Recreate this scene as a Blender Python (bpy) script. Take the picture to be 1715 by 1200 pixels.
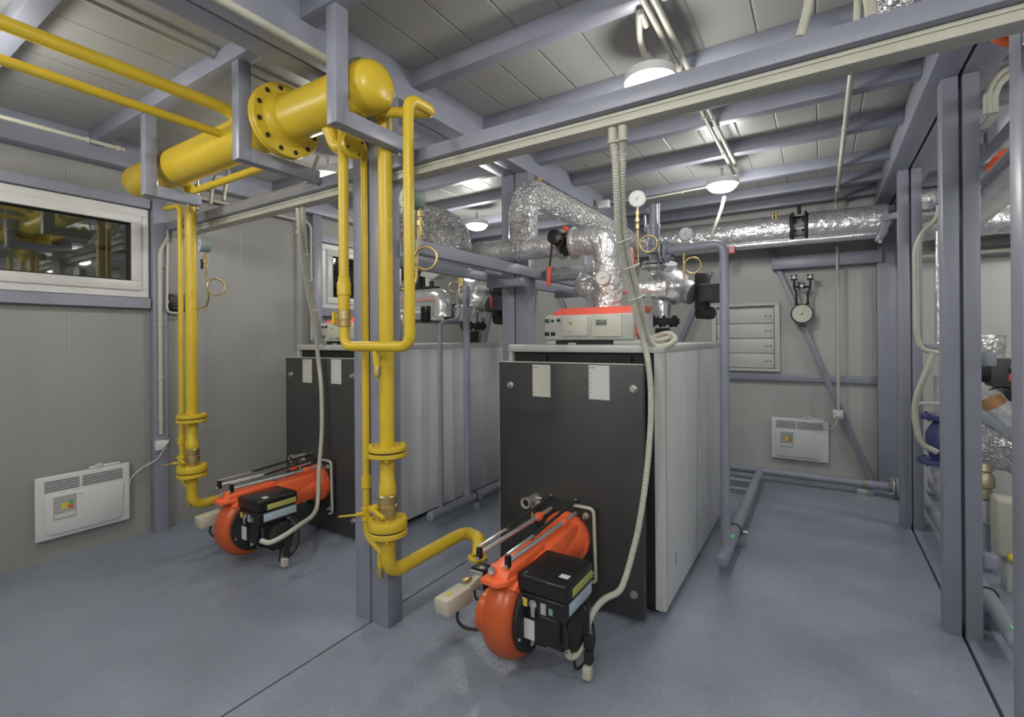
import bpy, bmesh, math, random
from mathutils import Vector, Matrix
random.seed(7)
for _o in list(bpy.data.objects): bpy.data.objects.remove(_o)
SC = bpy.context.scene
COL = SC.collection

# ------------------------------------------------------------------ camera
YAW, ROLL, FPX, CX, CY, EYE = .5663, -.0073, 811.5, 857.5, 567.4, 1.42
fw = Vector((-math.sin(YAW), math.cos(YAW), 0)); rt0 = Vector((math.cos(YAW), math.sin(YAW), 0)); up0 = Vector((0, 0, 1))
cr, sr = math.cos(ROLL), math.sin(ROLL)
rt = rt0*cr + up0*sr; up = up0*cr - rt0*sr
cd = bpy.data.cameras.new('camera'); cam = bpy.data.objects.new('camera', cd); COL.objects.link(cam)
cd.sensor_width = 36; cd.lens = FPX/1715*36; cd.shift_y = -(600-CY)/1715; cd.clip_start = .05
m3 = Matrix((rt, up, -fw)).transposed()
cam.matrix_world = Matrix.Translation((0, 0, EYE)) @ m3.to_4x4()
SC.camera = cam
CAM = Vector((0, 0, EYE))
def A(px, py, X=None, Y=None, Z=None, D=None):
    """point of the place seen at photo pixel px,py on a known plane"""
    d = fw + rt*((px-CX)/FPX) - up*((py-CY)/FPX)
    if X is not None: t = X/d.x
    elif Y is not None: t = Y/d.y
    elif D is not None: t = D
    else: t = (Z-EYE)/d.z
    return CAM + d*t
# ------------------------------------------------------------------ world, exposure
SC.view_settings.view_transform = 'Standard'; SC.view_settings.look = 'None'
SC.view_settings.exposure = 0; SC.view_settings.gamma = 1; SC.view_settings.use_curve_mapping = False
W = bpy.data.worlds.new('world'); SC.world = W; W.use_nodes = True
W.node_tree.nodes['Background'].inputs[0].default_value = (.16, .17, .14, 1)
W.node_tree.nodes['Background'].inputs[1].default_value = 1.6
LAMP_W = 29
LAMPS = [(-1.9, -.95), (.6, -.95), (-3.0, .35), (-.65, .35), (-3.0, 2.25), (-.66, 2.25), (-3.02, 4.08), (-.64, 4.09), (1.85, .8), (1.85, 2.6), (1.85, 4.4)]  # first two are unseen fill lamps added behind the camera
for lx, ly in LAMPS:
    lf = (1.6 if lx < 0 else 2.2) if ly < 0 else .95 if ly < 1 else .62 if ly < 3 else 1.1
    ld = bpy.data.lights.new('lamp_light', 'POINT'); ld.energy = LAMP_W*lf; ld.shadow_soft_size = .1; ld.color = (1, .985, .94)
    lo = bpy.data.objects.new('lamp_light', ld); lo.location = (lx, ly, 2.50); COL.objects.link(lo)

# ------------------------------------------------------------------ materials
def nt(name):
    m = bpy.data.materials.new(name); m.use_nodes = True
    return m, m.node_tree.nodes, m.node_tree.links, m.node_tree.nodes['Principled BSDF']
def mat(name, col, rough=.5, metal=0, var=.06, scale=6, bump=0, bscale=60, emit=0, spec=.5):
    m, N, L, b = nt(name)
    b.inputs['Roughness'].default_value = rough; b.inputs['Metallic'].default_value = metal
    b.inputs['Specular IOR Level'].default_value = spec
    tc = N.new('ShaderNodeTexCoord'); n = N.new('ShaderNodeTexNoise'); n.inputs['Scale'].default_value = scale; n.inputs['Detail'].default_value = 4
    L.new(tc.outputs['Object'], n.inputs['Vector'])
    r = N.new('ShaderNodeValToRGB'); r.color_ramp.elements[0].position = .3; r.color_ramp.elements[1].position = .7
    r.color_ramp.elements[0].color = tuple(c*(1-var) for c in col)+(1,)
    r.color_ramp.elements[1].color = tuple(min(1, c*(1+var)) for c in col)+(1,)
    L.new(n.outputs['Fac'], r.inputs['Fac']); L.new(r.outputs['Color'], b.inputs['Base Color'])
    if bump:
        n2 = N.new('ShaderNodeTexNoise'); n2.inputs['Scale'].default_value = bscale; n2.inputs['Detail'].default_value = 5
        L.new(tc.outputs['Object'], n2.inputs['Vector'])
        bp = N.new('ShaderNodeBump'); bp.inputs['Strength'].default_value = bump; bp.inputs['Distance'].default_value = .004
        L.new(n2.outputs['Fac'], bp.inputs['Height']); L.new(bp.outputs['Normal'], b.inputs['Normal'])
    if emit:
        b.inputs['Emission Color'].default_value = (*col, 1); b.inputs['Emission Strength'].default_value = emit
    return m
def mth(N, L, op, a, b=None, c=None):
    n = N.new('ShaderNodeMath'); n.operation = op
    for i, v in enumerate((a, b, c)):
        if v is None: continue
        if isinstance(v, (int, float)): n.inputs[i].default_value = v
        else: L.new(v, n.inputs[i])
    return n.outputs[0]
def panel_mat(name, col, axis, period, gw=.006, rough=.45, depth=.28, minor=None):
    """sheet panels with grooves every `period` metres along a world axis"""
    m, N, L, b = nt(name); b.inputs['Roughness'].default_value = rough
    g = N.new('ShaderNodeNewGeometry'); s = N.new('ShaderNodeSeparateXYZ'); L.new(g.outputs['Position'], s.inputs[0])
    v = s.outputs[axis]
    def groove(per, w):
        f = mth(N, L, 'FRACT', mth(N, L, 'DIVIDE', mth(N, L, 'ADD', v, 50.03), per))
        d = mth(N, L, 'MULTIPLY', mth(N, L, 'ABSOLUTE', mth(N, L, 'SUBTRACT', f, .5)), per)
        return mth(N, L, 'SMOOTH_MIN', mth(N, L, 'DIVIDE', d, w), 1, .1)
    h = groove(period, gw)
    if minor: h = mth(N, L, 'MINIMUM', h, mth(N, L, 'ADD', mth(N, L, 'MULTIPLY', groove(minor, gw*.8), .4), .6))
    n = N.new('ShaderNodeTexNoise'); n.inputs['Scale'].default_value = 1.3; n.inputs['Detail'].default_value = 3
    L.new(g.outputs['Position'], n.inputs['Vector'])
    mx = N.new('ShaderNodeValToRGB'); mx.color_ramp.elements[0].color = tuple(c*.94 for c in col)+(1,); mx.color_ramp.elements[1].color = tuple(c*1.05 for c in col)+(1,)
    L.new(n.outputs['Fac'], mx.inputs['Fac'])
    L.new(mx.outputs['Color'], b.inputs['Base Color'])
    bp = N.new('ShaderNodeBump'); bp.inputs['Strength'].default_value = depth; bp.inputs['Distance'].default_value = .006
    L.new(h, bp.inputs['Height']); L.new(bp.outputs['Normal'], b.inputs['Normal'])
    return m
def foil_mat(name, col=(.78, .78, .78), scale=14, strength=1.0, rough=.27, metal=.72, dist=.03):
    m, N, L, b = nt(name); b.inputs['Metallic'].default_value = metal; b.inputs['Roughness'].default_value = rough
    tc = N.new('ShaderNodeTexCoord')
    n = N.new('ShaderNodeTexNoise'); n.inputs['Scale'].default_value = scale*.6; n.inputs['Detail'].default_value = 3
    L.new(tc.outputs['Object'], n.inputs['Vector'])
    va = N.new('ShaderNodeVectorMath'); va.operation = 'SCALE'; L.new(n.outputs['Color'], va.inputs[0]); va.inputs['Scale'].default_value = .25
    vb = N.new('ShaderNodeVectorMath'); vb.operation = 'ADD'; L.new(tc.outputs['Object'], vb.inputs[0]); L.new(va.outputs[0], vb.inputs[1])
    hs = []
    for k, w in ((1, 1.0), (2.6, .35), (6, .10)):
        v = N.new('ShaderNodeTexVoronoi'); v.feature = 'DISTANCE_TO_EDGE'; v.inputs['Scale'].default_value = scale*k; L.new(vb.outputs[0], v.inputs['Vector'])
        hs.append(mth(N, L, 'MULTIPLY', v.outputs['Distance'], w))
    h = mth(N, L, 'ADD', mth(N, L, 'ADD', hs[0], hs[1]), hs[2])
    bp = N.new('ShaderNodeBump'); bp.inputs['Strength'].default_value = strength; bp.inputs['Distance'].default_value = dist
    L.new(h, bp.inputs['Height']); L.new(bp.outputs['Normal'], b.inputs['Normal'])
    r = N.new('ShaderNodeValToRGB'); r.color_ramp.elements[0].color = tuple(c*.85 for c in col)+(1,); r.color_ramp.elements[1].color = tuple(min(1, c*1.12) for c in col)+(1,)
    L.new(n.outputs['Fac'], r.inputs['Fac']); L.new(r.outputs['Color'], b.inputs['Base Color'])
    return m
def floor_mat():
    m, N, L, b = nt('blue grey painted tread plate'); b.inputs['Roughness'].default_value = .38
    g = N.new('ShaderNodeNewGeometry'); s = N.new('ShaderNodeSeparateXYZ'); L.new(g.outputs['Position'], s.inputs[0])
    P = .034
    u = mth(N, L, 'DIVIDE', mth(N, L, 'ADD', s.outputs[0], 20), P); v = mth(N, L, 'DIVIDE', mth(N, L, 'ADD', s.outputs[1], 20), P)
    fu = mth(N, L, 'SUBTRACT', mth(N, L, 'FRACT', u), .5); fv = mth(N, L, 'SUBTRACT', mth(N, L, 'FRACT', v), .5)
    par = mth(N, L, 'MODULO', mth(N, L, 'ADD', mth(N, L, 'FLOOR', u), mth(N, L, 'FLOOR', v)), 2)
    a = mth(N, L, 'ADD', fu, fv); c = mth(N, L, 'SUBTRACT', fu, fv)
    e1 = mth(N, L, 'ADD', mth(N, L, 'POWER', mth(N, L, 'MULTIPLY', a, 1.7), 2), mth(N, L, 'POWER', mth(N, L, 'MULTIPLY', c, 6), 2))
    e2 = mth(N, L, 'ADD', mth(N, L, 'POWER', mth(N, L, 'MULTIPLY', c, 1.7), 2), mth(N, L, 'POWER', mth(N, L, 'MULTIPLY', a, 6), 2))
    mx = N.new('ShaderNodeMix'); L.new(par, mx.inputs[0]); L.new(e1, mx.inputs[2]); L.new(e2, mx.inputs[3])
    h = mth(N, L, 'MAXIMUM', mth(N, L, 'SUBTRACT', 1, mx.outputs[0]), 0)
    n = N.new('ShaderNodeTexNoise'); n.inputs['Scale'].default_value = 2.2; n.inputs['Detail'].default_value = 6; n.inputs['Roughness'].default_value = .6
    L.new(g.outputs['Position'], n.inputs['Vector'])
    r = N.new('ShaderNodeValToRGB'); r.color_ramp.elements[0].position = .3; r.color_ramp.elements[1].position = .72
    r.color_ramp.elements[0].color = (.215, .245, .305, 1); r.color_ramp.elements[1].color = (.28, .32, .39, 1)
    L.new(n.outputs['Fac'], r.inputs['Fac'])
    n3 = N.new('ShaderNodeTexNoise'); n3.inputs['Scale'].default_value = 14; L.new(g.outputs['Position'], n3.inputs['Vector'])
    wear = mth(N, L, 'MULTIPLY', mth(N, L, 'GREATER_THAN', h, .35), mth(N, L, 'GREATER_THAN', n3.outputs['Fac'], .55))
    m2 = N.new('ShaderNodeMix'); m2.data_type = 'RGBA'; L.new(mth(N, L, 'MULTIPLY', wear, .17), m2.inputs[0]); L.new(r.outputs['Color'], m2.inputs[6]); m2.inputs[7].default_value = (.62, .63, .62, 1)
    L.new(m2.outputs[2], b.inputs['Base Color'])
    bp = N.new('ShaderNodeBump'); bp.inputs['Strength'].default_value = .55; bp.inputs['Distance'].default_value = .002
    L.new(h, bp.inputs['Height']); L.new(bp.outputs['Normal'], b.inputs['Normal'])
    L.new(mth(N, L, 'ADD', mth(N, L, 'MULTIPLY', n.outputs['Fac'], .3), .22), b.inputs['Roughness'])
    return m
STEEL = mat('blue grey painted steel', (.265, .275, .335), .38, 0, .06, 5)
PIPEB = mat('blue grey painted pipe', (.27, .285, .345), .35, 0, .05, 8)
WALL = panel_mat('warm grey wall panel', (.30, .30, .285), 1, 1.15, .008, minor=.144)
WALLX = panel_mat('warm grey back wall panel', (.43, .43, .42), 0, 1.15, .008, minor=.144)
CEIL = panel_mat('ceiling panel', (.35, .35, .33), 0, .23, .007, rough=.38, depth=.9)
FLOOR = floor_mat()
SUB = mat('dark gap', (.02, .02, .02), .9)
YEL = mat('yellow gas paint', (.64, .455, .03), .36, 0, .05, 9)
BRASS = mat('brass', (.55, .43, .2), .35, .8, .15, 30)
STEELB = mat('bare steel', (.5, .5, .48), .3, .9, .1, 30)
ZINC = mat('zinc plated bolt', (.6, .6, .58), .35, .8, .1, 40)
CHROME = mat('polished steel rail', (.72, .73, .72), .32, .75, .05, 20)
CREAM = mat('cream plastic conduit', (.50, .49, .41), .45, 0, .04, 15)
CREAMR = mat('ribbed cream hose', (.54, .53, .45), .5, 0, .05, 15)
WHITE = mat('white plastic', (.66, .66, .66), .4, 0, .03, 5)
WHITEF = mat('white window frame', (.62, .62, .60), .35, 0, .03, 5)
BODY = mat('light grey boiler casing', (.62, .635, .64), .32, 0, .04, 3)
BODYT = mat('grey boiler trim', (.52, .52, .50), .4, 0, .04, 3)
DARK = mat('charcoal boiler door', (.05, .05, .05), .45, 0, .12, 4, .15, 90)
BLACK = mat('black plastic', (.012, .012, .012), .28, 0, .2, 8)
BLACKM = mat('matt black', (.02, .02, .02), .7, 0, .2, 8)
ORNG = mat('orange red burner enamel', (.55, .10, .025), .3, 0, .10, 6)
ORNG2 = mat('red orange casting', (.92, .155, .05), .38, 0, .08, 12, .1, 60)
REDP = mat('red controller lid', (.86, .13, .09), .45, 0, .05, 6)
REDH = mat('red grip', (.80, .09, .05), .45)
CTRL = mat('grey controller housing', (.48, .50, .47), .45)
CTRLP = mat('beige control module', (.58, .58, .50), .45)
FOIL = foil_mat('crumpled aluminium foil jacket', scale=8, strength=.65)
FOIL2 = foil_mat('heavily crumpled foil', (.82, .82, .82), 15, 1.0, .25, .7, .05)
FOILS = foil_mat('smooth foil lagging', (.78, .79, .80), 6, .35, .22, .8, .02)
CAST = mat('grey cast fitting', (.42, .43, .42), .4, .5, .12, 20, .2, 80)
GREENG = mat('grey green enamel', (.22, .28, .25), .4)
DIAL = mat('white dial', (.72, .72, .70), .4, 0, .01)
PAPER = mat('paper sheet', (.60, .60, .52), .7, 0, .02)
PAPER2 = mat('white paper sheet', (.64, .65, .65), .7, 0, .02)
INK = mat('ink', (.05, .05, .05), .7)
GREYL = mat('grey label', (.40, .41, .40), .5)
YELL = mat('yellow sticker', (.72, .58, .08), .5)
YGL = mat('yellow green label strip', (.45, .45, .12), .5)
BLUL = mat('pale blue rating plate', (.42, .52, .58), .4)
GRN = mat('green square', (.10, .42, .14), .5)
RED = mat('red square', (.70, .10, .06), .5)
LCD = mat('lcd window', (.16, .17, .15), .3)
BLUEP = mat('dark blue pump enamel', (.05, .07, .18), .4)
LENS = mat('lamp diffuser', (1, .98, .92), .4, 0, 0, 5, emit=.6)
BEIGE = mat('beige actuator', (.56, .53, .42), .5)
GREEND = mat('painted green laser light', (.15, .9, .25), .5)  # plain green colour standing in for laser light on the pipes
def glass_mat():
    m = bpy.data.materials.new('window glass'); m.use_nodes = True; N = m.node_tree.nodes; L = m.node_tree.links
    N.remove(N['Principled BSDF']); o = N['Material Output']
    t = N.new('ShaderNodeBsdfTransparent'); t.inputs[0].default_value = (.75, .78, .74, 1)
    g = N.new('ShaderNodeBsdfGlossy'); g.inputs['Roughness'].default_value = .03; g.inputs[0].default_value = (.9, .9, .9, 1)
    lw = N.new('ShaderNodeFresnel'); lw.inputs[0].default_value = 1.9
    mx = N.new('ShaderNodeMixShader'); L.new(mth(N, L, 'ADD', lw.outputs[0], .06), mx.inputs[0]); L.new(t.outputs[0], mx.inputs[1]); L.new(g.outputs[0], mx.inputs[2]); L.new(mx.outputs[0], o.inputs[0])
    return m
GLASS = glass_mat()

# ------------------------------------------------------------------ mesh helpers
WL = {}
def frame_of(d):
    d = d.normalized(); a = Vector((0, 0, 1)) if abs(d.z) < .9 else Vector((1, 0, 0))
    u = d.cross(a).normalized(); return u, d.cross(u).normalized()
def V(*a): return Vector(a)
class B:
    def __init__(s): s.bm = bmesh.new()
    def box(s, x0, x1, y0, y1, z0, z1, bev=0, seg=2, M=None):
        bm = bmesh.new(); bmesh.ops.create_cube(bm, size=1)
        for v in bm.verts: v.co = Vector(((x0+x1)/2+v.co.x*(x1-x0), (y0+y1)/2+v.co.y*(y1-y0), (z0+z1)/2+v.co.z*(z1-z0)))
        if bev: bmesh.ops.bevel(bm, geom=bm.edges[:], offset=bev, segments=seg, affect='EDGES', profile=.5)
        if M is not None: bmesh.ops.transform(bm, matrix=M, verts=bm.verts)
        return s.merge(bm)
    def merge(s, bm):
        me = bpy.data.meshes.new('t'); bm.to_mesh(me); bm.free(); s.bm.from_mesh(me); bpy.data.meshes.remove(me); return s
    def bar(s, p, q, w, h, bev=0, side=None):
        """rectangular bar p->q, w across, h along the second axis"""
        p, q = Vector(p), Vector(q); d = (q-p); u, v = frame_of(d)
        if side is not None:
            u = Vector(side).normalized(); v = d.normalized().cross(u).normalized()
        M = Matrix((u, v, d.normalized())).transposed().to_4x4(); M.translation = (p+q)/2
        l = d.length
        return s.box(-w/2, w/2, -h/2, h/2, -l/2, l/2, bev, 2, M)
    def ring(s, c, u, v, r, n): return [s.bm.verts.new(c+u*(r*math.cos(2*math.pi*i/n))+v*(r*math.sin(2*math.pi*i/n))) for i in range(n)]
    def skin(s, rings, cap=True):
        for a, b in zip(rings, rings[1:]):
            n = len(a)
            for i in range(n): s.bm.faces.new((a[i], a[(i+1) % n], b[(i+1) % n], b[i]))
        if cap: s.bm.faces.new(rings[0][::-1]); s.bm.faces.new(rings[-1])
    def cyl(s, p, q, r, r2=None, n=20):
        p, q = Vector(p), Vector(q); u, v = frame_of(q-p); r2 = r if r2 is None else r2
        s.skin([s.ring(p, u, v, r, n), s.ring(q, u, v, r2, n)]); return s
    def lathe(s, o, d, prof, n=24):
        """prof: list of (distance along d, radius)"""
        o, d = Vector(o), Vector(d).normalized(); u, v = frame_of(d)
        s.skin([s.ring(o+d*t, u, v, max(r, .0005), n) for t, r in prof]); return s
    def tube(s, pts, r, fillet=.05, n=14, rib=0, wob=0):
        pts = [Vector(p) for p in pts]; path = [pts[0]]
        for i in range(1, len(pts)-1):
            a, b, c = pts[i-1], pts[i], pts[i+1]; d1 = (a-b); d2 = (c-b)
            f = min(fillet, d1.length*.48, d2.length*.48)
            if d1.normalized().angle(d2.normalized()) > 3.1: path.append(b); continue
            p0 = b+d1.normalized()*f; p2 = b+d2.normalized()*f
            for k in range(7):
                t = k/6; path.append(p0*(1-t)**2+b*2*t*(1-t)+p2*t*t)
        path.append(pts[-1])
        if rib or wob:
            step = rib/2 if rib else .02; out = [path[0]]
            for a, b in zip(path, path[1:]):
                k = max(1, int((b-a).length/step))
                for j in range(1, k+1): out.append(a.lerp(b, j/k))
            path = out
        rings = []; d = (path[1]-path[0]).normalized(); u, v = frame_of(d)
        for i, p in enumerate(path):
            nd = (path[min(i+1, len(path)-1)]-path[max(i-1, 0)])
            nd = nd.normalized() if nd.length > 1e-9 else d
            q = d.rotation_difference(nd); u = q @ u; v = q @ v; d = nd
            rr = r*(1-.13*(i % 2)) if rib else r
            if wob: rr = r*(1+random.uniform(-wob, wob)*.5)
            rg = s.ring(p, u, v, rr, n); rings.append(rg)
            if wob:
                for q_ in rg: q_.co += (q_.co-p)*random.uniform(-wob, wob)*.6
        s.skin(rings); return s
    def curve(s, pts, r, n=12, rib=0, sub=8):
        """smooth tube through points (Catmull-Rom)"""
        P = [Vector(p) for p in pts]; P = [P[0]*2-P[1]]+P+[P[-1]*2-P[-2]]; out = []
        for i in range(1, len(P)-2):
            for k in range(sub):
                t = k/sub; a, b, c, d = P[i-1:i+3]
                out.append(.5*((2*b)+(c-a)*t+(2*a-5*b+4*c-d)*t*t+(3*b-a-3*c+d)*t**3))
        out.append(P[-2]); return s.tube(out, r, .0001, n, rib) if False else s._raw(out, r, n, rib)
    def _raw(s, path, r, n, rib):
        if rib:
            out = [path[0]]
            for a, b in zip(path, path[1:]):
                k = max(1, int((b-a).length/(rib/2)))
                for j in range(1, k+1): out.append(a.lerp(b, j/k))
            path = out
        d = (path[1]-path[0]).normalized(); u, v = frame_of(d); rings = []
        for i, p in enumerate(path):
            nd = (path[min(i+1, len(path)-1)]-path[max(i-1, 0)]).normalized()
            q = d.rotation_difference(nd); u = q @ u; v = q @ v; d = nd
            rings.append(s.ring(p, u, v, r*(1-.14*(i % 2)) if rib else r, n))
        s.skin(rings); return s
    def torus(s, c, axis, R, r, n=32, m=10):
        c = Vector(c); u, v = frame_of(Vector(axis)); pts = [c+u*R*math.cos(2*math.pi*i/n)+v*R*math.sin(2*math.pi*i/n) for i in range(n)]
        rg = []
        ax = Vector(axis).normalized()
        for i, p in enumerate(pts):
            o = (p-c).normalized(); rg.append(s.ring(p, o, ax, r, m))
        rg.append(rg[0])
        s.skin(rg, False); return s
    def sphere(s, c, r, n=20, sx=1, sy=1, sz=1):
        bm = bmesh.new(); bmesh.ops.create_uvsphere(bm, u_segments=n, v_segments=n//2, radius=r)
        for v in bm.verts: v.co = Vector((c[0]+v.co.x*sx, c[1]+v.co.y*sy, c[2]+v.co.z*sz))
        return s.merge(bm)
    def prism(s, poly, d, bev=0):
        """closed polygon (list of points) extruded by vector d"""
        bm = bmesh.new(); a = [bm.verts.new(Vector(p)) for p in poly]; b = [bm.verts.new(Vector(p)+Vector(d)) for p in poly]; n = len(a)
        bm.faces.new(a[::-1]); bm.faces.new(b)
        for i in range(n): bm.faces.new((a[i], a[(i+1) % n], b[(i+1) % n], b[i]))
        bmesh.ops.recalc_face_normals(bm, faces=bm.faces)
        if bev: bmesh.ops.bevel(bm, geom=bm.edges[:], offset=bev, segments=2, affect='EDGES', profile=.5)
        return s.merge(bm)
    def hexbolt(s, p, d, r=.008, h=.008, stud=.0):
        p, d = Vector(p), Vector(d).normalized(); s.cyl(p, p+d*h, r, n=6)
        if stud: s.cyl(p, p+d*(h+stud), r*.5, n=8)
        return s
    def flange(s, c, axis, R, t, nb=4, rb=.009, proud=.012):
        c, ax = Vector(c), Vector(axis).normalized(); u, v = frame_of(ax)
        s.lathe(c-ax*t/2, ax, [(0, R*.97), (t*.12, R), (t*.88, R), (t, R*.97)], 32)
        for k in range(nb):
            a = 2*math.pi*(k+.5)/nb; o = u*(R*.8*math.cos(a))+v*(R*.8*math.sin(a))
            s.cyl(c+o-ax*(t/2+proud), c+o+ax*(t/2+proud), rb, n=6)
        return s
    def build(s, name, m, parent=None, smooth=True, base=False):
        bm = s.bm; bmesh.ops.recalc_face_normals(bm, faces=bm.faces)
        xs = [v.co for v in bm.verts]
        lo = Vector([min(c[i] for c in xs) for i in range(3)]); hi = Vector([max(c[i] for c in xs) for i in range(3)])
        c = (lo+hi)/2
        if parent is None: c.z = lo.z
        for v in bm.verts: v.co -= c
        me = bpy.data.meshes.new(name); bm.to_mesh(me); bm.free(); me.materials.append(m)
        if smooth: me.shade_smooth(); me.set_sharp_from_angle(angle=math.radians(38))
        o = bpy.data.objects.new(name, me); COL.objects.link(o)
        WL[o.name] = c.copy()
        if parent is not None: o.parent = parent; o.location = c-WL[parent.name]
        else: o.location = c
        return o
def tag(o, label=None, cat=None, group=None, kind=None):
    if label: o['label'] = label
    if cat: o['category'] = cat
    if group: o['group'] = group
    if kind: o['kind'] = kind
    return o
def thing(name, label, cat, loc, group=None):
    o = bpy.data.objects.new(name, None); COL.objects.link(o); o.location = Vector(loc); o.empty_display_size = .05
    WL[o.name] = Vector(loc); return tag(o, label, cat, group)
def struct(name, b, m, parent=None, smooth=False):
    o = b.build(name, m, parent, smooth)
    if parent is None: o['kind'] = 'structure'
    return o
def kids(o): return [c for c in bpy.data.objects if c.parent == o]
def copy_tree(o, off=None, parent=None):
    c = o.copy(); COL.objects.link(c)
    if parent is not None: c.parent = parent
    if off is not None: c.location = o.location+Vector(off)
    WL[c.name] = WL[o.name]+Vector(off or (0, 0, 0))
    for ch in kids(o): copy_tree(ch, None, c)
    return c
PI = math.pi
XL, XR, YB, YF, ZC = -4.25, 3.05, 5.85, -1.3, 2.83

# ================================================================== the room
b = B()
for x0, x1 in ((XL-.1, -1.926), (-1.914, .558), (.572, XR+.1)): b.box(x0, x1, YF-.1, YB+.1, -.05, 0)
struct('floor', b, FLOOR)
struct('trim_1', B().box(XL-.1, XR+.1, YF-.1, YB+.1, -.16, -.12), SUB)
# left wall with two window openings
W1 = (-.15, 1.60, 1.745, 2.40); W2 = (3.09, 4.70, 1.745, 2.40)
b = B()
b.box(XL-.1, XL, YF-.1, YB+.1, 0, W1[2]); b.box(XL-.1, XL, YF-.1, YB+.1, W1[3], ZC)
b.box(XL-.1, XL, YF-.1, W1[0], W1[2], W1[3]); b.box(XL-.1, XL, W1[1], W2[0], W1[2], W1[3]); b.box(XL-.1, XL, W2[1], YB+.1, W1[2], W1[3])
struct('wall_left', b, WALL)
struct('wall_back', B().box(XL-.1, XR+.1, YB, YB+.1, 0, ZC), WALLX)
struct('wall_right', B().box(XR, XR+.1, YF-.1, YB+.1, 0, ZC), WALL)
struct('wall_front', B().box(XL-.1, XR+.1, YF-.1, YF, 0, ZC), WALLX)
struct('ceiling', B().box(XL-.1, XR+.1, YF-.1, YB+.1, ZC, ZC+.08), CEIL)
def window(n, w):
    y0, y1, z0, z1 = w
    t = .035
    fo = B()
    for a in ((y0, y1, z0, z0+.06), (y0, y1, z1-.06, z1), (y0, y0+.06, z0+.06, z1-.06), (y1-.06, y1, z0+.06, z1-.06)): fo.box(XL-.06, XL+.03, *a, .004)
    wf = struct('window_%d' % n, fo, WHITEF)
    s = B(); i = .05
    for a in ((y0+i, y1-i, z0+i, z0+i+.07), (y0+i, y1-i, z1-i-.07, z1-i), (y0+i, y0+i+.07, z0+i+.07, z1-i-.07), (y1-i-.07, y1-i, z0+i+.07, z1-i-.07)): s.box(XL-.04, XL+.045, *a, .006)
    s.build('window_sash', WHITEF, wf)
    g = B(); k = .118
    for a in ((y0+k, y1-k, z0+k, z0+k+.006), (y0+k, y1-k, z1-k-.006, z1-k), (y0+k, y0+k+.006, z0+k, z1-k), (y1-k-.006, y1-k, z0+k, z1-k)): g.box(XL-.02, XL+.047, *a)
    g.build('window_gasket', BLACKM, wf)
    B().box(XL+.0, XL+.006, y0+k, y1-k, z0+k, z1-k).build('window_pane', GLASS, wf)
window(1, W1); window(2, W2)
for i in range(5):
    b = B(); z = 2.17-.012*i
    b.curve([(XL-.2-.01*i, -.3, z+.04), (XL-.2, .3, z+.01*i-.02), (XL-.22, .9, z-.02-.012*i), (XL-.2, 1.4, z-.05+.008*i), (XL-.2, 2.1, z-.10)], .009+.002*(i % 2))
    tag(b.build('power_cable', BLACKM), 'black cable sagging in the bundle outside the near window', 'cable', 'cables outside the near window')
# the wall across the yard outside the windows
struct('wall_outside', B().box(XL-1.6, XL-1.5, YF-1, YB+1, -.5, 3.6), WALL)

# trims: rails and posts of the left wall, wall base
def trim(n, b, m=None): return struct('trim_%d' % n, b, m or STEEL)
trim(2, B().box(XL, XL+.06, YF, 1.60, 2.405, 2.475, .004))
trim(3, B().box(XL, XL+.06, YF, 1.60, 1.665, 1.74, .004))
trim(4, B().box(XL, XL+.06, 3.05, YB, 2.405, 2.475, .004))
trim(5, B().box(XL, XL+.06, 3.05, YB, 1.665, 1.74, .004))
# columns
def column(x0, x1, y0, y1, label, z1=2.65):
    t = B().box(x0, x1, y0, y1, 0, z1, .004).build('steel_column', STEEL)
    return tag(t, label, 'column')
column(XL, XL+.075, 1.61, 1.70, 'blue grey steel column on the left wall beside the near window and a cream conduit')
column(XL, XL+.075, 2.96, 3.06, 'blue grey steel column on the left wall before the far window')
column(-2.035, -1.926, 1.675, 1.775, 'left half of the paired steel columns behind the nearest yellow gas pipes')
column(-1.914, -1.80, 1.675, 1.775, 'right half of the paired steel columns behind the nearest yellow gas pipes')
column(-2.035, -1.926, 3.065, 3.165, 'left half of the paired columns between the two boilers, partly hidden by foil pipes')
column(-1.914, -1.80, 3.065, 3.165, 'right half of the paired columns between the two boilers, touching a foil elbow')
column(-2.035, -1.80, 4.60, 4.70, 'steel column far behind the right boiler, seen under the pipe rack')
column(.497, .558, 3.065, 3.165, 'left half of the tall paired steel columns at the right of the aisle')
column(.572, .632, 3.065, 3.165, 'right half of the tall paired steel columns at the right of the aisle')
column(.497, .558, 4.58, 4.68, 'left half of the farther paired columns near the back wall')
column(.572, .632, 4.58, 4.68, 'right half of the farther paired columns near the back wall')
column(.497, .632, 1.985, 2.09, 'steel column cut off by the right edge of the picture')
column(.46, .60, 5.74, YB, 'steel column in the back wall corner behind the floor pipe flange')
trim(6, B().box(.50, .558, 1.80, 1.985, 2.258, 2.32, .003))
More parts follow.
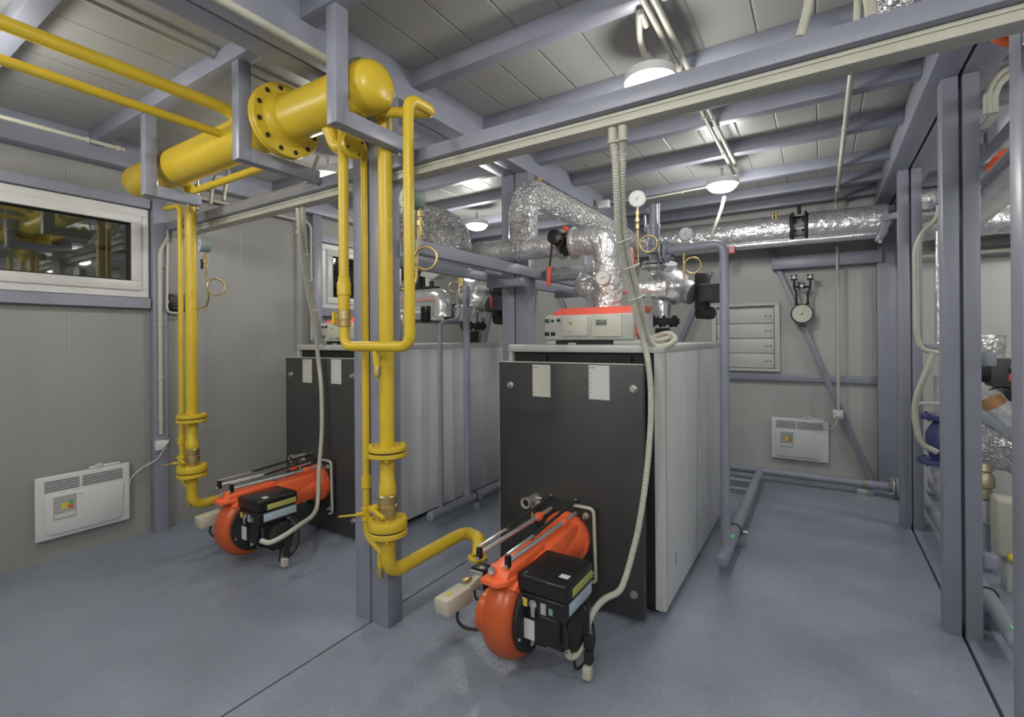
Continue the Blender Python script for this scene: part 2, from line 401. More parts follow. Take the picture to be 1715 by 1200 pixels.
# roof beams along the modules
def beam(x0, x1, label, z0=2.65):
    return tag(B().box(x0, x1, YF, YB, z0, ZC, .004).build('roof_beam', STEEL), label, 'beam')
beam(XL, XL+.13, 'steel roof edge beam running along the top of the left wall')
beam(-2.04, -1.926, 'left beam of the pair overhead above the columns between the boilers')
beam(-1.914, -1.80, 'right beam of the pair overhead above the columns between the boilers')
beam(.445, .558, 'left beam of the pair overhead above the right columns')
beam(.572, .70, 'right beam of the pair overhead above the right columns')
beam(XR-.13, XR, 'steel roof edge beam along the right wall')
RY = [-.06, .58, 1.22, 1.865, 2.505, 3.19, 3.81, 4.53, 5.1, 5.6]
NM = ['nearest the camera', 'second nearest the camera', 'just before the gas header', 'above the steel cross beam', 'just behind the steel cross beam', 'sixth from the front', 'seventh from the front', 'eighth from the front', 'second from the back wall', 'closest to the back wall']
for i, y in enumerate(RY):
    for (x0, x1), md in (((XL+.13, -2.04), 'left'), ((-1.80, .445), 'middle'), ((.70, XR-.13), 'right')):
        tag(B().box(x0, x1, y, y+.075, 2.745, ZC, .003).build('roof_rafter', STEEL), 'steel ceiling rafter in the %s module, %s' % (md, NM[i]), 'rafter', 'ceiling rafters')
# cross beam and cable tray
tag(B().box(XL+.075, .56, 1.69, 1.80, 2.258, 2.32, .004).build('cross_beam', STEEL), 'steel cross beam spanning in front of both boilers at head height', 'beam')
tr = thing('cable_tray', 'cream plastic cable trunking under the steel cross beam', 'cable tray', (-1.6, 1.76, 2.215))
B().box(XL+.1, .555, 1.725, 1.80, 2.215, 2.243, .003).build('tray_body', CREAM, tr)
B().box(XL+.1, .555, 1.722, 1.803, 2.243, 2.257, .002).build('tray_lid', CREAM, tr)
# corner flat and rails on the back wall
tag(B().box(-1.1, .5, 5.80, YB, .96, 1.03, .003).build('wall_rail', STEEL), 'steel rail on the back wall under the shutter panel', 'rail')
tag(B().box(-.42, .5, 5.70, YB, 2.12, 2.235, .003).build('wall_rail', STEEL), 'steel rail on the back wall under the big foil pipe', 'rail')
tag(B().bar(A(1287, 412, Y=5.82), A(1460, 806, Y=5.82), .09, .05, .003, (0, 1, 0)).build('diagonal_brace', STEEL), 'diagonal steel brace across the back wall behind the dial thermometer', 'brace')
tag(B().bar(A(1190, 455, Y=5.82), A(1128, 600, Y=5.82), .10, .05, .003, (0, 1, 0)).build('diagonal_brace', STEEL), 'leaning steel brace on the back wall behind the black pump', 'brace')
tag(B().bar(A(822, 520, Y=5.82), A(800, 620, Y=5.82), .10, .05, .003, (0, 1, 0)).build('diagonal_brace', STEEL), 'leaning steel brace on the back wall seen left of the middle column', 'brace')
tag(B().bar(A(930, 480, Y=5.82), A(947, 520, Y=5.82), .05, .05, .003, (0, 1, 0)).build('diagonal_brace', STEEL), 'thin dark brace on the back wall above the right controller', 'brace')
# shutter panel
def shutter(x0, x1, z0, z1, label):
    t = thing('shutter_panel', label, 'shutter', ((x0+x1)/2, YB-.02, z0))
    f = B()
    for a in ((x0, x1, z1-.03, z1), (x0, x1, z0, z0+.03), (x0, x0+.05, z0+.03, z1-.03), (x1-.05, x1, z0+.03, z1-.03)): f.box(a[0], a[1], YB-.05, YB, a[2], a[3], .002)
    f.build('frame', BODYT, t)
    n = 4; h = (z1-z0-.09)/n
    for i in range(n):
        s = B().box(x0+.055, x1-.055, YB-.035, YB-.015, z0+.036+h*i, z0+.030+h*(i+1), .002).build('slat', BODYT, t)
        for xx in (x0+.09, x0+.13, x1-.13, x1-.09): B().cyl((xx, YB-.038, z0+.03+h*(i+.5)), (xx, YB-.034, z0+.03+h*(i+.5)), .008, n=8).build('screw', INK, s)
shutter(-1.03, -.355, 1.055, 1.785, 'cream slatted shutter panel on the back wall behind the blue grey riser')
shutter(-2.75, -1.95, 1.055, 1.785, 'cream slatted shutter panel on the back wall seen between column and left end of controller')
# back door in the right module
dr = struct('door_1', B().box(.95, 2.0, YB-.04, YB, .02, 2.17, .004), BODYT)
B().box(.90, 2.05, YB-.03, YB, 2.20, 2.26, .003).build('door_frame', BODYT, dr)
B().box(1.15, 1.18, YB-.05, YB-.04, 1.93, 2.03, .003).box(1.158, 1.172, YB-.056, YB-.05, 1.97, 1.985).build('lock_plate', ZINC, dr)

# ------------------------------------------------------------------ lamps (light source in lines at top)
def lamp(x, y, label, sag=0):
    t = thing('dome_lamp', label, 'lamp', (x, y, 2.58))
    B().lathe((x, y, 2.66), (0, 0, -1), [(0, .06), (.01, .115), (.045, .12), (.05, .118)], 32).build('lamp_housing', WHITE, t)
    B().lathe((x, y, 2.612), (0, 0, -1), [(0, .112), (.02, .105), (.04, .08), (.052, .04), (.056, .004)], 32).build('lamp_diffuser', LENS, t)
    B().cyl((x, y, 2.66), (x, y, 2.745), .008).build('lamp_stem', CREAM, t)
    return t
LL = ['added unseen fill lamp behind the camera on the left', 'added unseen fill lamp behind the camera on the right', 'round ceiling lamp over the left module near the camera', 'round ceiling lamp in the middle module near the camera', 'round ceiling lamp above the left boiler, behind the gas header',
      'round white dome lamp peeping over the cross beam with a looped hose', 'glowing round lamp beyond the left boiler, left of the paired columns', 'glowing round lamp hanging over the back of the aisle',
      'round ceiling lamp in the right module near the camera', 'round ceiling lamp in the middle of the right module', 'round ceiling lamp at the back of the right module']
for (x, y), l in zip(LAMPS, LL): lamp(x, y, l)

# ================================================================== boilers (built for the right one, copied for the left)
OFF = (-2.0, -.07, 0)
def make_boiler():
    t = thing('boiler', 'right grey boiler with charcoal front door, beside the open aisle', 'boiler', (-1.12, 3.3, 0))
    x0, x1, y0, y1, z0, z1 = -1.585, -.66, 2.50, 4.22, .045, 1.385
    c = B().box(x0, x1, y0, y1, z0, z1-.04, .006)
    c.build('casing', BODY, t)
    B().box(x0+.03, x1-.06, y0+.02, y1-.05, 0, z0).build('plinth', BLACKM, t)
    f = B().prism([(x1-.05, y0-.045, z0), (x1-.012, y0-.045, z0), (x1, y0-.03, z0), (x1, y0, z0), (x1-.05, y0, z0)], (0, 0, z1-.04-z0))
    f.build('front_stile', BODYT, t)
    B().box(x0, x0+.025, y0-.045, y0, z0, z1-.04, .004).build('front_stile', BODYT, t)
    B().box(x0-.003, x1+.002, y0-.05, y1, z1-.042, z1, .006).build('top_cover', BODYT, t)
    B().box(x0+.03, x1-.055, y0-.02, y0, z0, z1-.045).build('front_recess', BLACKM, t)
    s = B()
    for xx in (-1.35, -.85): s.box(xx, xx+.02, y0-.05, y0-.015, 1.29, 1.325)
    s.build('door_hook', BLACKM, t)
    # side panel joints
    for k, y in enumerate((2.92, 3.30, 3.75)):
        B().box(x1-.001, x1+.003, y, y+.01, z0, z1-.045).build('panel_joint', BODYT, t)
    B().box(x1-.001, x1+.002, 2.66, 2.664, .20, .27).build('side_slot', INK, t)
    d = B().box(-1.588, -.735, 2.352, 2.395, .03, 1.287, .008); d = d.build('door', DARK, t)
    B().box(-1.586, -.737, 2.353, 2.394, 1.286, 1.291, .001).build('door_edge', BODYT, d)
    B().box(-1.5895, -1.587, 2.354, 2.392, .04, 1.28).build('door_edge', BODYT, d)
    for px, py in ((855, 644), (1061, 651), (1062, 995)):
        p = A(px, py, Y=2.352); B().lathe(p, (0, -1, 0), [(0, .02), (.003, .02), (.004, .006), (.007, .006)], 16).hexbolt(p-V(0, .004, 0), (0, -1, 0), .014, .016).build('door_bolt', ZINC, d)
    p = A(858, 990, Y=2.352); B().hexbolt(p, (0, -1, 0), .014, .016).build('door_bolt', ZINC, d)
    for (a, b_, c_, e, m_) in ((892, 922, 610, 665, PAPER), (986, 1021, 611, 670, PAPER2)):
        p, q = A(a, c_, Y=2.351), A(b_, e, Y=2.351)
        sh = B().box(p.x, q.x, 2.3495, 2.352, q.z, p.z).build('notice_sheet', m_, d)
        ln = B()
        for k in range(2 if a < 900 else 6):
            zz = p.z-.012-.026*k if a > 900 else p.z-.014-.14*k
            ln.box(p.x+.006, p.x+(.035 if k == 0 else .014), 2.3488, 2.3495, zz-.003, zz)
        ln.build('printed_lines', INK, sh)
    p = A(882, 841, Y=2.25)
    sg = B().lathe((p.x, 2.352, p.z), (0, -1, 0), [(0, .024), (.10, .024), (.105, .03), (.118, .03), (.118, .022), (.11, .016), (.10, .01)], 20).build('sight_glass', ZINC, t)
    B().lathe((p.x, 2.244, p.z), (0, -1, 0), [(0, .0155), (.004, .0155)], 16).build('glass_lens', BLACK, sg)
    # outlets behind
    B().box(x0+.2, x1-.2, y1, y1+.12, .9, 1.2, .02).build('flue_box', BODYT, t)
    return t
BOILER = make_boiler()

def make_controller():
    t = thing('boiler_controller', 'right boiler control unit with red lid, lying on the casing', 'control unit', (-1.12, 2.7, 1.385))
    zb, y0 = 1.403, 2.50; x0, x1 = -1.362, -.83
    B().prism([(x0, y0, zb+.012), (x0, y0, 1.548), (x0, y0+.06, 1.565), (x0, y0+.36, 1.565), (x0, y0+.36, zb), (x0, y0+.05, zb)], (x1-x0, 0, 0), .006).build('housing', CTRL, t)
    B().prism([(x0+.02, y0+.02, 1.552), (x0+.05, y0+.10, 1.60), (x0+.05, y0+.34, 1.60), (x0+.02, y0+.355, 1.565)], (x1-x0-.04, 0, 0), .006).build('lid', REDP, t)
    B().prism([(x1-.002, y0+.015, 1.583), (x1-.002, y0+.03, 1.60), (x1-.002, y0+.13, 1.60), (x1-.002, y0+.17, 1.43), (x1-.002, y0+.10, 1.415), (x1-.002, y0+.03, 1.44)], (.016, 0, 0), .004).build('side_cover', REDP, t)
    B().box(-1.30, -.95, y0+.02, y0+.3, 1.386, 1.404).build('underside_gap', BLACKM, t)
    B().box(-1.22, -1.17, y0+.015, y0+.03, 1.386, 1.396, .002).build('cable_clip', WHITE, t)
    B().box(-.95, -.80, y0+.02, y0+.3, 1.386, 1.41, .004).build('foot', CTRL, t)
    B().box(x0, -1.30, y0+.02, y0+.3, 1.386, 1.41, .004).build('foot', CTRL, t)
    def rect(px0, py0, px1, py1, m, name, par, th=.006, y=y0-.001):
        a, c = A(px0, py0, Y=y), A(px1, py1, Y=y)
        return B().box(a.x, c.x, y-th, y+.002, c.z, a.z, min(.002, th*.3)).build(name, m, par)
    m1 = rect(943, 528, 985, 562, CTRLP, 'control_module', t, .012)
    m2 = rect(993, 528, 1042, 563, CTRLP, 'control_module', t, .014)
    yy = y0-.0135
    rect(953, 539, 957.5, 543, mat('amber key', (.5, .22, .06)), 'amber_key', m1, .001, yy)
    rect(954, 554, 956, 556, mat('amber mark', (.5, .22, .06)), 'amber_mark', m1, .001, yy)
    rect(998, 535, 1016, 544, LCD, 'display', m2, .001, y0-.0155)
    rect(913, 534, 920, 540, mat('green rocker', (.01, .09, .06)), 'rocker_switch', t, .005, y0)
    rect(913, 556, 920, 562, BLACK, 'rocker_switch', t, .005, y0)
    rect(923, 556, 930, 562, BLACK, 'rocker_switch', t, .005, y0)
    for px, py, r in ((926, 537, .008), (936, 536, .009)):
        p = A(px, py, Y=y0); B().lathe(p, (0, -1, 0), [(0, r), (.012, r*.9), (.013, r*.7)], 16).build('rotary_knob', BLACK, t)
    p = A(917, 548, Y=y0); B().torus(p-V(0, .002, 0), (0, 1, 0), .013, .0012, 24, 6).build('dial_ring', WHITE, t)
    p = A(932, 548, Y=y0); B().torus(p-V(0, .002, 0), (0, 1, 0), .015, .0012, 24, 6).build('dial_ring', WHITE, t)
    return t
CTRLU = make_controller()

# ------------------------------------------------------------------ burner
def make_burner():
    t = thing('gas_burner', 'orange red gas burner with black control box on the right boiler door', 'burner', (-1.12, 2.0, .05))
    pl = B().box(-1.335, -.975, 2.325, 2.352, .185, .54, .01).build('mounting_plate', BLACKM, t)
    for x, z in ((-1.315, .517), (-1.03, .50), (-1.0, .205), (-1.30, .21)):
        B().lathe((x, 2.325, z), (0, -1, 0), [(0, .018), (.003, .018)], 14).hexbolt((x, 2.322, z), (0, -1, 0), .013, .012, .02).build('plate_bolt', ZINC, pl)
    B().tube([(-1.29, 2.318, .548), (-1.345, 2.318, .545), (-1.35, 2.318, .40)], .007, .03).build('sealing_cord', CREAM, pl)
    B().tube([(-1.10, 2.318, .545), (-.985, 2.318, .545), (-.975, 2.318, .175), (-1.01, 2.318, .165)], .009, .03).build('sealing_cord', CREAM, pl)
    # fan housing: flattened volute, axis along x
    cy, cz, R = 1.785, .245, .19; xa, xb = -1.195, -1.055
    prof = [(0, R*.5), (.004, R*.80), (.016, R*.93), (.04, R*.985), (.07, R), (.10, R*.985), (.124, R*.93), (.136, R*.86), (.14, R*.8)]
    v = B().lathe((xa, cy, cz), (1, 0, 0), prof, 56)
    for vt in v.bm.verts:      # spiral: housing grows towards the outlet at the back top
        a = math.atan2(vt.co.z-cz, vt.co.y-cy); k = 1+.10*max(0, math.sin(a+.2))
        vt.co.y = cy+(vt.co.y-cy)*(1+.02*max(0, math.cos(a))); vt.co.z = cz+(vt.co.z-cz)*k
    v.build('fan_housing', ORNG, t)
    B().lathe((xa-.055, cy-.05, cz-.01), (1, 0, 0), [(0, .082), (.01, .092), (.055, .096), (.06, .096)], 36).build('air_inlet', ORNG, t)
    bp = B().lathe((xb-.002, cy+.015, cz+.01), (1, 0, 0), [(0, .155), (.012, .16), (.022, .155), (.024, .12)], 48).build('side_plate', BLACKM, t)
    for a in (200, 270, 135):
        ra = math.radians(a); B().hexbolt((xb+.02, cy+.015+.145*math.cos(ra), cz+.01+.145*math.sin(ra)), (1, 0, 0), .007, .007).build('plate_screw', ZINC, bp)
    B().box(xb+.003, xb+.026, cy-.03, cy+.015, .13, .20, .001).build('data_label', PAPER2, bp)
    # orange casting from the fan to the boiler
    cs = B()
    cs.prism([(xa+.03, 1.66, .395), (xa+.03, 1.70, .43), (xa+.03, 2.05, .465), (xa+.03, 2.28, .47), (xa+.03, 2.28, .30), (xa+.03, 2.0, .28), (xa+.03, 1.72, .35)], (.115, 0, 0), .012)
    cs.build('casting', ORNG2, t)
    hd = B().lathe((-1.14, 2.05, .372), (0, 1, 0), [(0, .075), (.03, .088), (.12, .095), (.20, .105), (.24, .118), (.245, .132), (.275, .132)], 36).build('burner_head', ORNG2, t)
    for a in (30, 75, 150, 210, 330):
        ra = math.radians(a); B().hexbolt((-1.14+.12*math.cos(ra), 2.294, .372+.12*math.sin(ra)), (0, -1, 0), .009, .009).build('head_bolt', ZINC, hd)
    B().prism([(-1.185, 1.605, .418), (-1.10, 1.60, .418), (-1.075, 1.63, .418), (-1.06, 1.70, .418), (-1.07, 1.72, .418), (-1.185, 1.70, .418)], (0, 0, .022), .004).build('clamp_lug', ORNG2, t)
    cl = B().prism([(-1.175, 1.63, .43), (-1.175, 1.66, .475), (-1.175, 1.95, .485), (-1.175, 1.98, .44)], (.10, 0, 0), .01).build('clamp_body', ORNG2, t)
    B().lathe((-1.15, 1.645, .462), (0, -1, .3), [(0, .016), (.012, .016), (.012, .009), (.005, .008)], 16).build('clamp_nut', ZINC, cl)
    for x in (-1.235, -1.09):
        r = B().cyl((x, 1.68, .502), (x, 2.325, .502), .0105, n=20).build('slide_rail', CHROME, t)
        e = B().box(x-.011, x+.011, 1.66, 1.682, .482, .53, .003).build('rail_bracket', BLACK, r)
        B().hexbolt((x, 1.66, .488), (0, -1, 0), .008, .008).build('bracket_bolt', ZINC, e)
        B().bar((x, 1.665, .536), (x, 1.90, .539), .015, .007, .002).build('rail_cover', CHROME, r)
        B().cyl((x, 1.88, .540), (x+.0, 2.33, .566), .008, n=12).build('stay_rod', BLACKM, r)
        B().hexbolt((x, 2.325, .566), (0, 0, 1), .008, .012).build('stay_bolt', ZINC, r)
        B().lathe((x, 2.17, .502), (0, 1, 0), [(0, .012), (.002, .021), (.03, .021), (.032, .012)], 20).build('rail_guide', ORNG2, r)
    # black control box and motor on the side plate
    bx = B().box(-1.063, -.836, 1.69, 1.955, .385, .460, .014, 3).build('control_box_lid', BLACK, t)
    bq = B().box(-1.055, -.842, 1.697, 1.948, .305, .383, .010, 3).build('control_box', BLACK, t)
    B().box(-.8365, -.8335, 1.75, 1.94, .392, .425, .001).build('yellow_label', YGL, bx)
    B().box(-.843, -.838, 1.73, 1.945, .325, .372, .001).build('rating_plate', BLUL, bq)
    B().box(-.895, -.855, 1.745, 1.775, .459, .4615).build('white_sticker', PAPER2, bx)
    B().box(-1.042, -1.014, 1.694, 1.699, .330, .362).build('warning_sticker', YELL, bq)
    B().lathe((-.988, 1.698, .345), (0, -1, 0), [(0, .018), (.004, .018), (.005, .013)], 24).box(-.994, -.975, 1.686, 1.694, .298, .345, .002).build('isolator_switch', ZINC, bq)
    B().box(-.952, -.928, 1.694, 1.699, .318, .362).build('data_label', GREYL, bq)
    B().box(-.915, -.897, 1.694, 1.699, .325, .350).build('green_indicator', mat('dim green lamp', (.2, .33, .3), .3), bq)
    B().box(-1.06, -.875, 1.705, 1.90, .185, .306, .012, 3).build('motor_terminal_box', BLACK, t)
    B().box(-1.048, -.985, 1.701, 1.706, .195, .275).build('data_label', PAPER2, t)
    mt = B().lathe((-1.045, 1.86, .20), (1, 0, 0), [(0, .105), (.05, .105), (.055, .092), (.16, .092), (.19, .08), (.20, .05)], 36)
    mt = mt.build('motor', BLACKM, t)
    for k in range(14):
        ra = 2*PI*k/14; B().box(-.98, -.875, -.002, .002, .088, .099, 0, 2, Matrix.Translation((0, 1.86, .20)) @ Matrix.Rotation(ra, 4, 'X')).build('cooling_fin', BLACKM, mt)
    # cables
    B().curve([(-.86, 1.93, .31), (-.835, 1.90, .24), (-.83, 1.88, .16), (-.835, 1.87, .10)], .006).build('control_cable', BLACKM, t)
    B().curve([(-.90, 1.95, .31), (-.86, 1.97, .22), (-.83, 1.95, .12), (-.84, 1.90, .06), (-.87, 1.85, .04), (-.89, 1.87, .10)], .006).build('control_cable', BLACKM, t)
    B().curve([(-.885, 1.74, .305), (-.86, 1.735, .25), (-.858, 1.73, .19)], .009).build('cable_gland', BLACKM, t)
    pg = B().box(-.835, -.800, 1.845, 1.88, .075, .125, .006).build('plug_connector', BLACKM, t)
    B().box(-.840, -.805, 1.855, 1.89, .13, .18, .006).build('plug_connector', BLACKM, t)
    B().box(-.835, -.800, 1.83, 1.865, .02, .07, .005).build('plug_tip', BEIGE, pg)
    # gas valve with beige actuator on the left side
    gv = B().box(-1.43, -1.345, 1.86, 1.93, .225, .325, .008).build('gas_valve', BLACK, t)
    B().box(-1.425, -1.35, 1.845, 1.86, .232, .318, .006).lathe((-1.388, 1.847, .275), (0, -1, 0), [(0, .030), (.006, .030), (.008, .024), (.012, .024), (.014, .010)], 24).build('valve_cover', CAST, gv)
    B().flange((-1.47, 1.97, .307), (0, 0, 1), .05, .010, 4, .006, .004).build('inlet_plate', CAST, gv)
    B().tube([(-1.46, 1.96, .30), (-1.44, 1.92, .26)], .03, .01).build('valve_inlet', CAST, gv)
    B().tube([(-1.36, 1.92, .275), (-1.27, 1.95, .30), (-1.20, 2.0, .34)], .03, .04).build('valve_outlet', CAST, gv)
    B().bar((-1.37, 1.74, .275), (-1.375, 1.86, .285), .035, .04, .003).build('valve_stem', BEIGE, t)
    B().bar((-1.39, 1.75, .31), (-1.385, 1.80, .31), .03, .012, .003).build('brass_lug', BRASS, t)
    ac = B().bar((-1.41, 1.62, .245), (-1.375, 1.755, .265), .075, .075, .007, (1, .0, 0)).build('actuator', BEIGE, t)
    B().lathe((-1.40, 1.66, .287), (0, 0, 1), [(0, .012), (.004, .012)], 16).build('yellow_cap', YELL, ac)
    B().curve([(-1.365, 1.68, .215), (-1.355, 1.67, .18), (-1.32, 1.68, .155), (-1.26, 1.70, .155)], .007).build('actuator_cable', BLACKM, t)
    B().curve([(-1.40, 1.85, .23), (-1.35, 1.80, .22), (-1.25, 1.75, .26)], .006).build('valve_cable', BLACKM, t)
    B().curve([(-1.35, 1.87, .32), (-1.30, 1.85, .36), (-1.24, 1.82, .42)], .004).build('pressure_tube', BLACKM, t)
    return t
BURN = make_burner()

# ------------------------------------------------------------------ gas pipework
HY, HZ, HR = 1.42, 2.497, .105
def weld(b, c, ax, r, t=.006):
    b.torus(c, ax, r, t*.5, 28, 6)
t = thing('gas_header', 'thick yellow gas header pipe with domed end and bolted flange, in the ceiling hangers', 'gas pipe', (-2.3, HY, HZ-HR))
hb = B().cyl((-3.84, HY, HZ), (-1.645, HY, HZ), HR, n=44); weld(hb, (-1.648, HY, HZ), (1, 0, 0), HR)
hb = hb.build('header_barrel', YEL, t)
B().lathe((-1.645, HY, HZ), (1, 0, 0), [(0, HR), (.05, HR), (.072, HR*.95), (.093, HR*.80), (.107, HR*.55), (.114, HR*.25), (.115, .001)], 44).build('end_cap', YEL, t)
B().lathe((-3.84, HY, HZ), (-1, 0, 0), [(0, HR), (.03, HR), (.055, HR*.93), (.078, HR*.78), (.093, HR*.52), (.10, HR*.2), (.101, .001)], 44).build('end_cap', YEL, t)
FX = A(478, 195, Y=HY).x
for dx, nm in ((.013, 'near'), (-.013, 'far')):
    B().lathe((FX+dx-.011, HY, HZ), (1, 0, 0), [(0, .173), (.002, .175), (.020, .175), (.022, .173)], 48).build('flange_disc', YEL, t)
for k in range(12):
    a = 2*PI*(k+.5)/12; y, z = HY+.150*math.cos(a), HZ+.150*math.sin(a)
    B().cyl((FX+.022, y, z), (FX+.026, y, z), .012, n=14).build('bolt_hole', BLACKM, t)
B().lathe((FX+.024, HY, HZ), (1, 0, 0), [(0, .128), (.01, .118), (.03, HR+.002), (.05, HR)], 44).build('flange_neck', YEL, t)

def hanger(px, py, y0, label, ye=1.675):
    x1 = A(px, py, Y=y0).x
    t = thing('pipe_hanger', label, 'hanger', (x1-.03, y0+.03, 2.278))
    B().box(x1-.06, x1, y0, y0+.062, 2.278, 2.83, .004).build('vertical_bar', STEEL, t)
    B().box(x1-.06, x1, y0+.06, ye, 2.278, 2.345, .004).build('horizontal_bar', STEEL, t)
    b = B().hexbolt((x1-.03, ye-.07, 2.278), (0, 0, -1), .010, .014)
    b.hexbolt((x1-.03, y0+.03, 2.45), (-1, 0, 0), .010, .04)
    b.build('hanger_bolt', ZINC, t)
    u = B(); pts = [(x1-.03, HY+(HR+.008)*math.cos(a), HZ+(HR+.008)*math.sin(a)) for a in [PI*k/16 for k in range(17)]]
    u.tube([(x1-.03, HY+HR+.008, 2.34)]+pts+[(x1-.03, HY-HR-.008, 2.34)], .006, .01, 8).build('pipe_strap', STEELB, t)
    return x1
HX1 = hanger(563, 203, 1.235, 'steel pipe hanger nearest the domed header end')
HX2 = hanger(400, 262, 1.235, 'steel pipe hanger left of the big yellow flange')
HX3 = hanger(243, 327, 1.235, 'steel pipe hanger holding the far left end of the header', 1.54)

def drop(X, label, right):
    """vertical gas line from the header down to a burner"""
    Y = 1.56
    t = thing('gas_drop_pipe', label, 'gas pipe', (X, Y, .34))
    B().tube([(X+(.0), HY+.05, 2.455), (X, Y, 2.455), (X, Y, .925)], .033, .05, 24).build('riser', YEL, t)
    fl = B().flange((X, Y, .928), (0, 0, 1), .088, .020, 4, .011).build('upper_flange', YEL, t)
    B().cyl((X, Y, .918), (X, Y, .911), .082, n=28).build('gasket', BLACKM, fl)
    B().flange((X, Y, .901), (0, 0, 1), .088, .020, 4, .011).build('upper_flange', YEL, t)
    B().lathe((X, Y, .892), (0, 0, -1), [(0, .033), (.12, .033), (.13, .038), (.172, .039), (.176, .034)], 28).build('spool_piece', YEL, t)
    B().lathe((X, Y, .717), (0, 0, -1), [(0, .037), (.006, .043), (.034, .043), (.036, .038), (.048, .038), (.050, .044), (.085, .045), (.088, .038), (.108, .038)], 24).build('union_coupling', BRASS, t)
    B().flange((X, Y, .585), (0, 0, 1), .088, .042, 4, .011).build('lower_flange', YEL, t)
    B().cyl((X, Y, .564), (X, Y, .557), .082, n=28).build('gasket', BLACKM, t)
    B().flange((X, Y, .545), (0, 0, 1), .088, .024, 4, .011).build('lower_flange', YEL, t)
    if right:
        B().tube([(X, Y, .535), (X, Y, .350), (X, 2.13, .352), (-1.50, 2.03, .385), (-1.47, 1.975, .318)], .033, .11, 20).build('feed_pipe', YEL, t)
        B().flange((-1.47, 1.972, .318), (0, 0, 1), .048, .010, 4, .006, .005).build('feed_flange', YEL, t)
    else:
        B().tube([(X, Y, .535), (X, Y, .335), (X, 1.93, .335), (-3.472, 1.91, .345), (-3.47, 1.905, .25)], .031, .085, 20).build('feed_pipe', YEL, t)
    sx = X-.142
    B().tube(([(sx, Y, 2.28)] if right else [(sx-.16, Y-.02, 2.335), (sx, Y, 2.335)])+[(sx, Y, .50), (X-.02, Y, .43)], .0165, .05, 16).build('bypass_line', YEL, t)
    B().lathe((sx, Y, .78), (0, 0, -1), [(0, .017), (.003, .0225), (.055, .0225), (.058, .017)], 16).build('socket', YEL, t)
    lv = B().lathe((sx, Y, .635), (0, 0, -1), [(0, .018), (.004, .024), (.02, .024), (.023, .02), (.045, .02), (.048, .024), (.065, .024), (.068, .018)], 8).build('ball_valve', YEL, t)
    B().cyl((sx, Y-.015, .605), (sx-.02, Y-.045, .605), .010, n=10).build('valve_spindle', YEL, lv)
    B().bar((sx-.015, Y-.045, .606), (sx-.115, Y-.065, .585), .014, .007, .002).build('valve_lever', YEL, lv)
    hd = B().cyl((X-.03, Y-.04, .662), (X-.035, Y-.07, .662), .017, n=14).build('cock_body', YEL, t)
    B().bar((X-.04, Y-.07, .668), (X+.055, Y-.073, .638), .018, .016, .005).build('cock_handle', YEL, hd)
    B().cyl((X-.052, Y, .435), (X-.052, Y, .37), .013, n=12).build('drain_stub', YEL, t)
    B().lathe((X-.052, Y, .372), (0, 0, -1), [(0, .019), (.02, .021), (.022, .015), (.05, .015)], 16).build('drain_cock', BRASS, t)
    return t
drop(-1.672, 'yellow gas line with two flanges in front of the middle paired columns', True)
drop(-3.495, 'yellow gas line with two flanges in front of the left wall', False)

# bypass loop on the nearest line
Yb = 1.45
t = thing('gas_loop_pipe', 'U-shaped yellow gas pipe with brass valve crossing the nearest gas line', 'gas pipe', (-1.60, Yb, 1.37))
x1, x2, zb = -1.825, -1.418, 1.392
B().tube([(x1, Yb, 2.42), (x1, Yb, zb), (x2, Yb, zb), (x2, Yb, 2.412), (x2, Yb+.165, 2.412), (-1.615, HY+.09, 2.425)], .0225, .055, 20).build('loop_tube', YEL, t)
B().lathe((x1, Yb, 1.71), (0, 0, -1), [(0, .023), (.004, .026), (.02, .026), (.03, .031), (.085, .031), (.088, .0265), (.155, .0265)], 24).build('reducer', YEL, t)
u = B().lathe((x1, Yb, 1.558), (0, 0, -1), [(0, .028), (.002, .031), (.045, .031), (.047, .026), (.055, .026), (.057, .030), (.075, .030), (.077, .025)], 24).build('brass_valve', BRASS, t)
B().cyl((x1-.022, Yb, 1.53), (x1-.05, Yb-.01, 1.53), .010, n=10).build('valve_spindle', YEL, u)
B().bar((x1-.05, Yb-.012, 1.55), (x1-.03, Yb-.03, 1.49), .024, .010, .003).build('valve_handle', YEL, u)
pm = A(632, 600, Y=Yb+.01)
B().cyl((pm.x, Yb, zb), (pm.x, Yb+.005, zb-.09), .014, n=14).build('sample_branch', YEL, t)
B().lathe((pm.x, Yb+.005, zb-.085), (0, 0, -1), [(0, .016), (.015, .018), (.04, .018), (.042, .013), (.055, .013)], 16).build('sample_cock', BRASS, t)

# small flanged branch under the header
q = A(592, 243, Y=1.47)
t = thing('gas_branch_pipe', 'short yellow branch with a small round flange behind the nearest hanger', 'gas pipe', (q.x, 1.47, q.z-.06))
B().tube([(q.x-.14, HY+.02, HZ-.08), (q.x-.12, 1.47, q.z+.02), (q.x-.01, 1.47, q.z)], .034, .03, 22).build('branch_tube', YEL, t)
fb = B().lathe((q.x-.012, 1.47, q.z), (1, 0, 0), [(0, .058), (.002, .06), (.022, .06), (.024, .058)], 32).build('branch_flange', YEL, t)
for k in range(4):
    a = PI/2*k+.5; B().cyl((q.x+.01, 1.47+.045*math.cos(a), q.z+.045*math.sin(a)), (q.x+.0135, 1.47+.045*math.cos(a), q.z+.045*math.sin(a)), .006, n=10).build('bolt_hole', BLACKM, fb)
B().tube([(q.x, 1.50, q.z+.03), (-1.814, 1.56, q.z+.03), (-1.814, 1.56, 2.28)], .0165, .05).build('vent_bend', YEL, t)

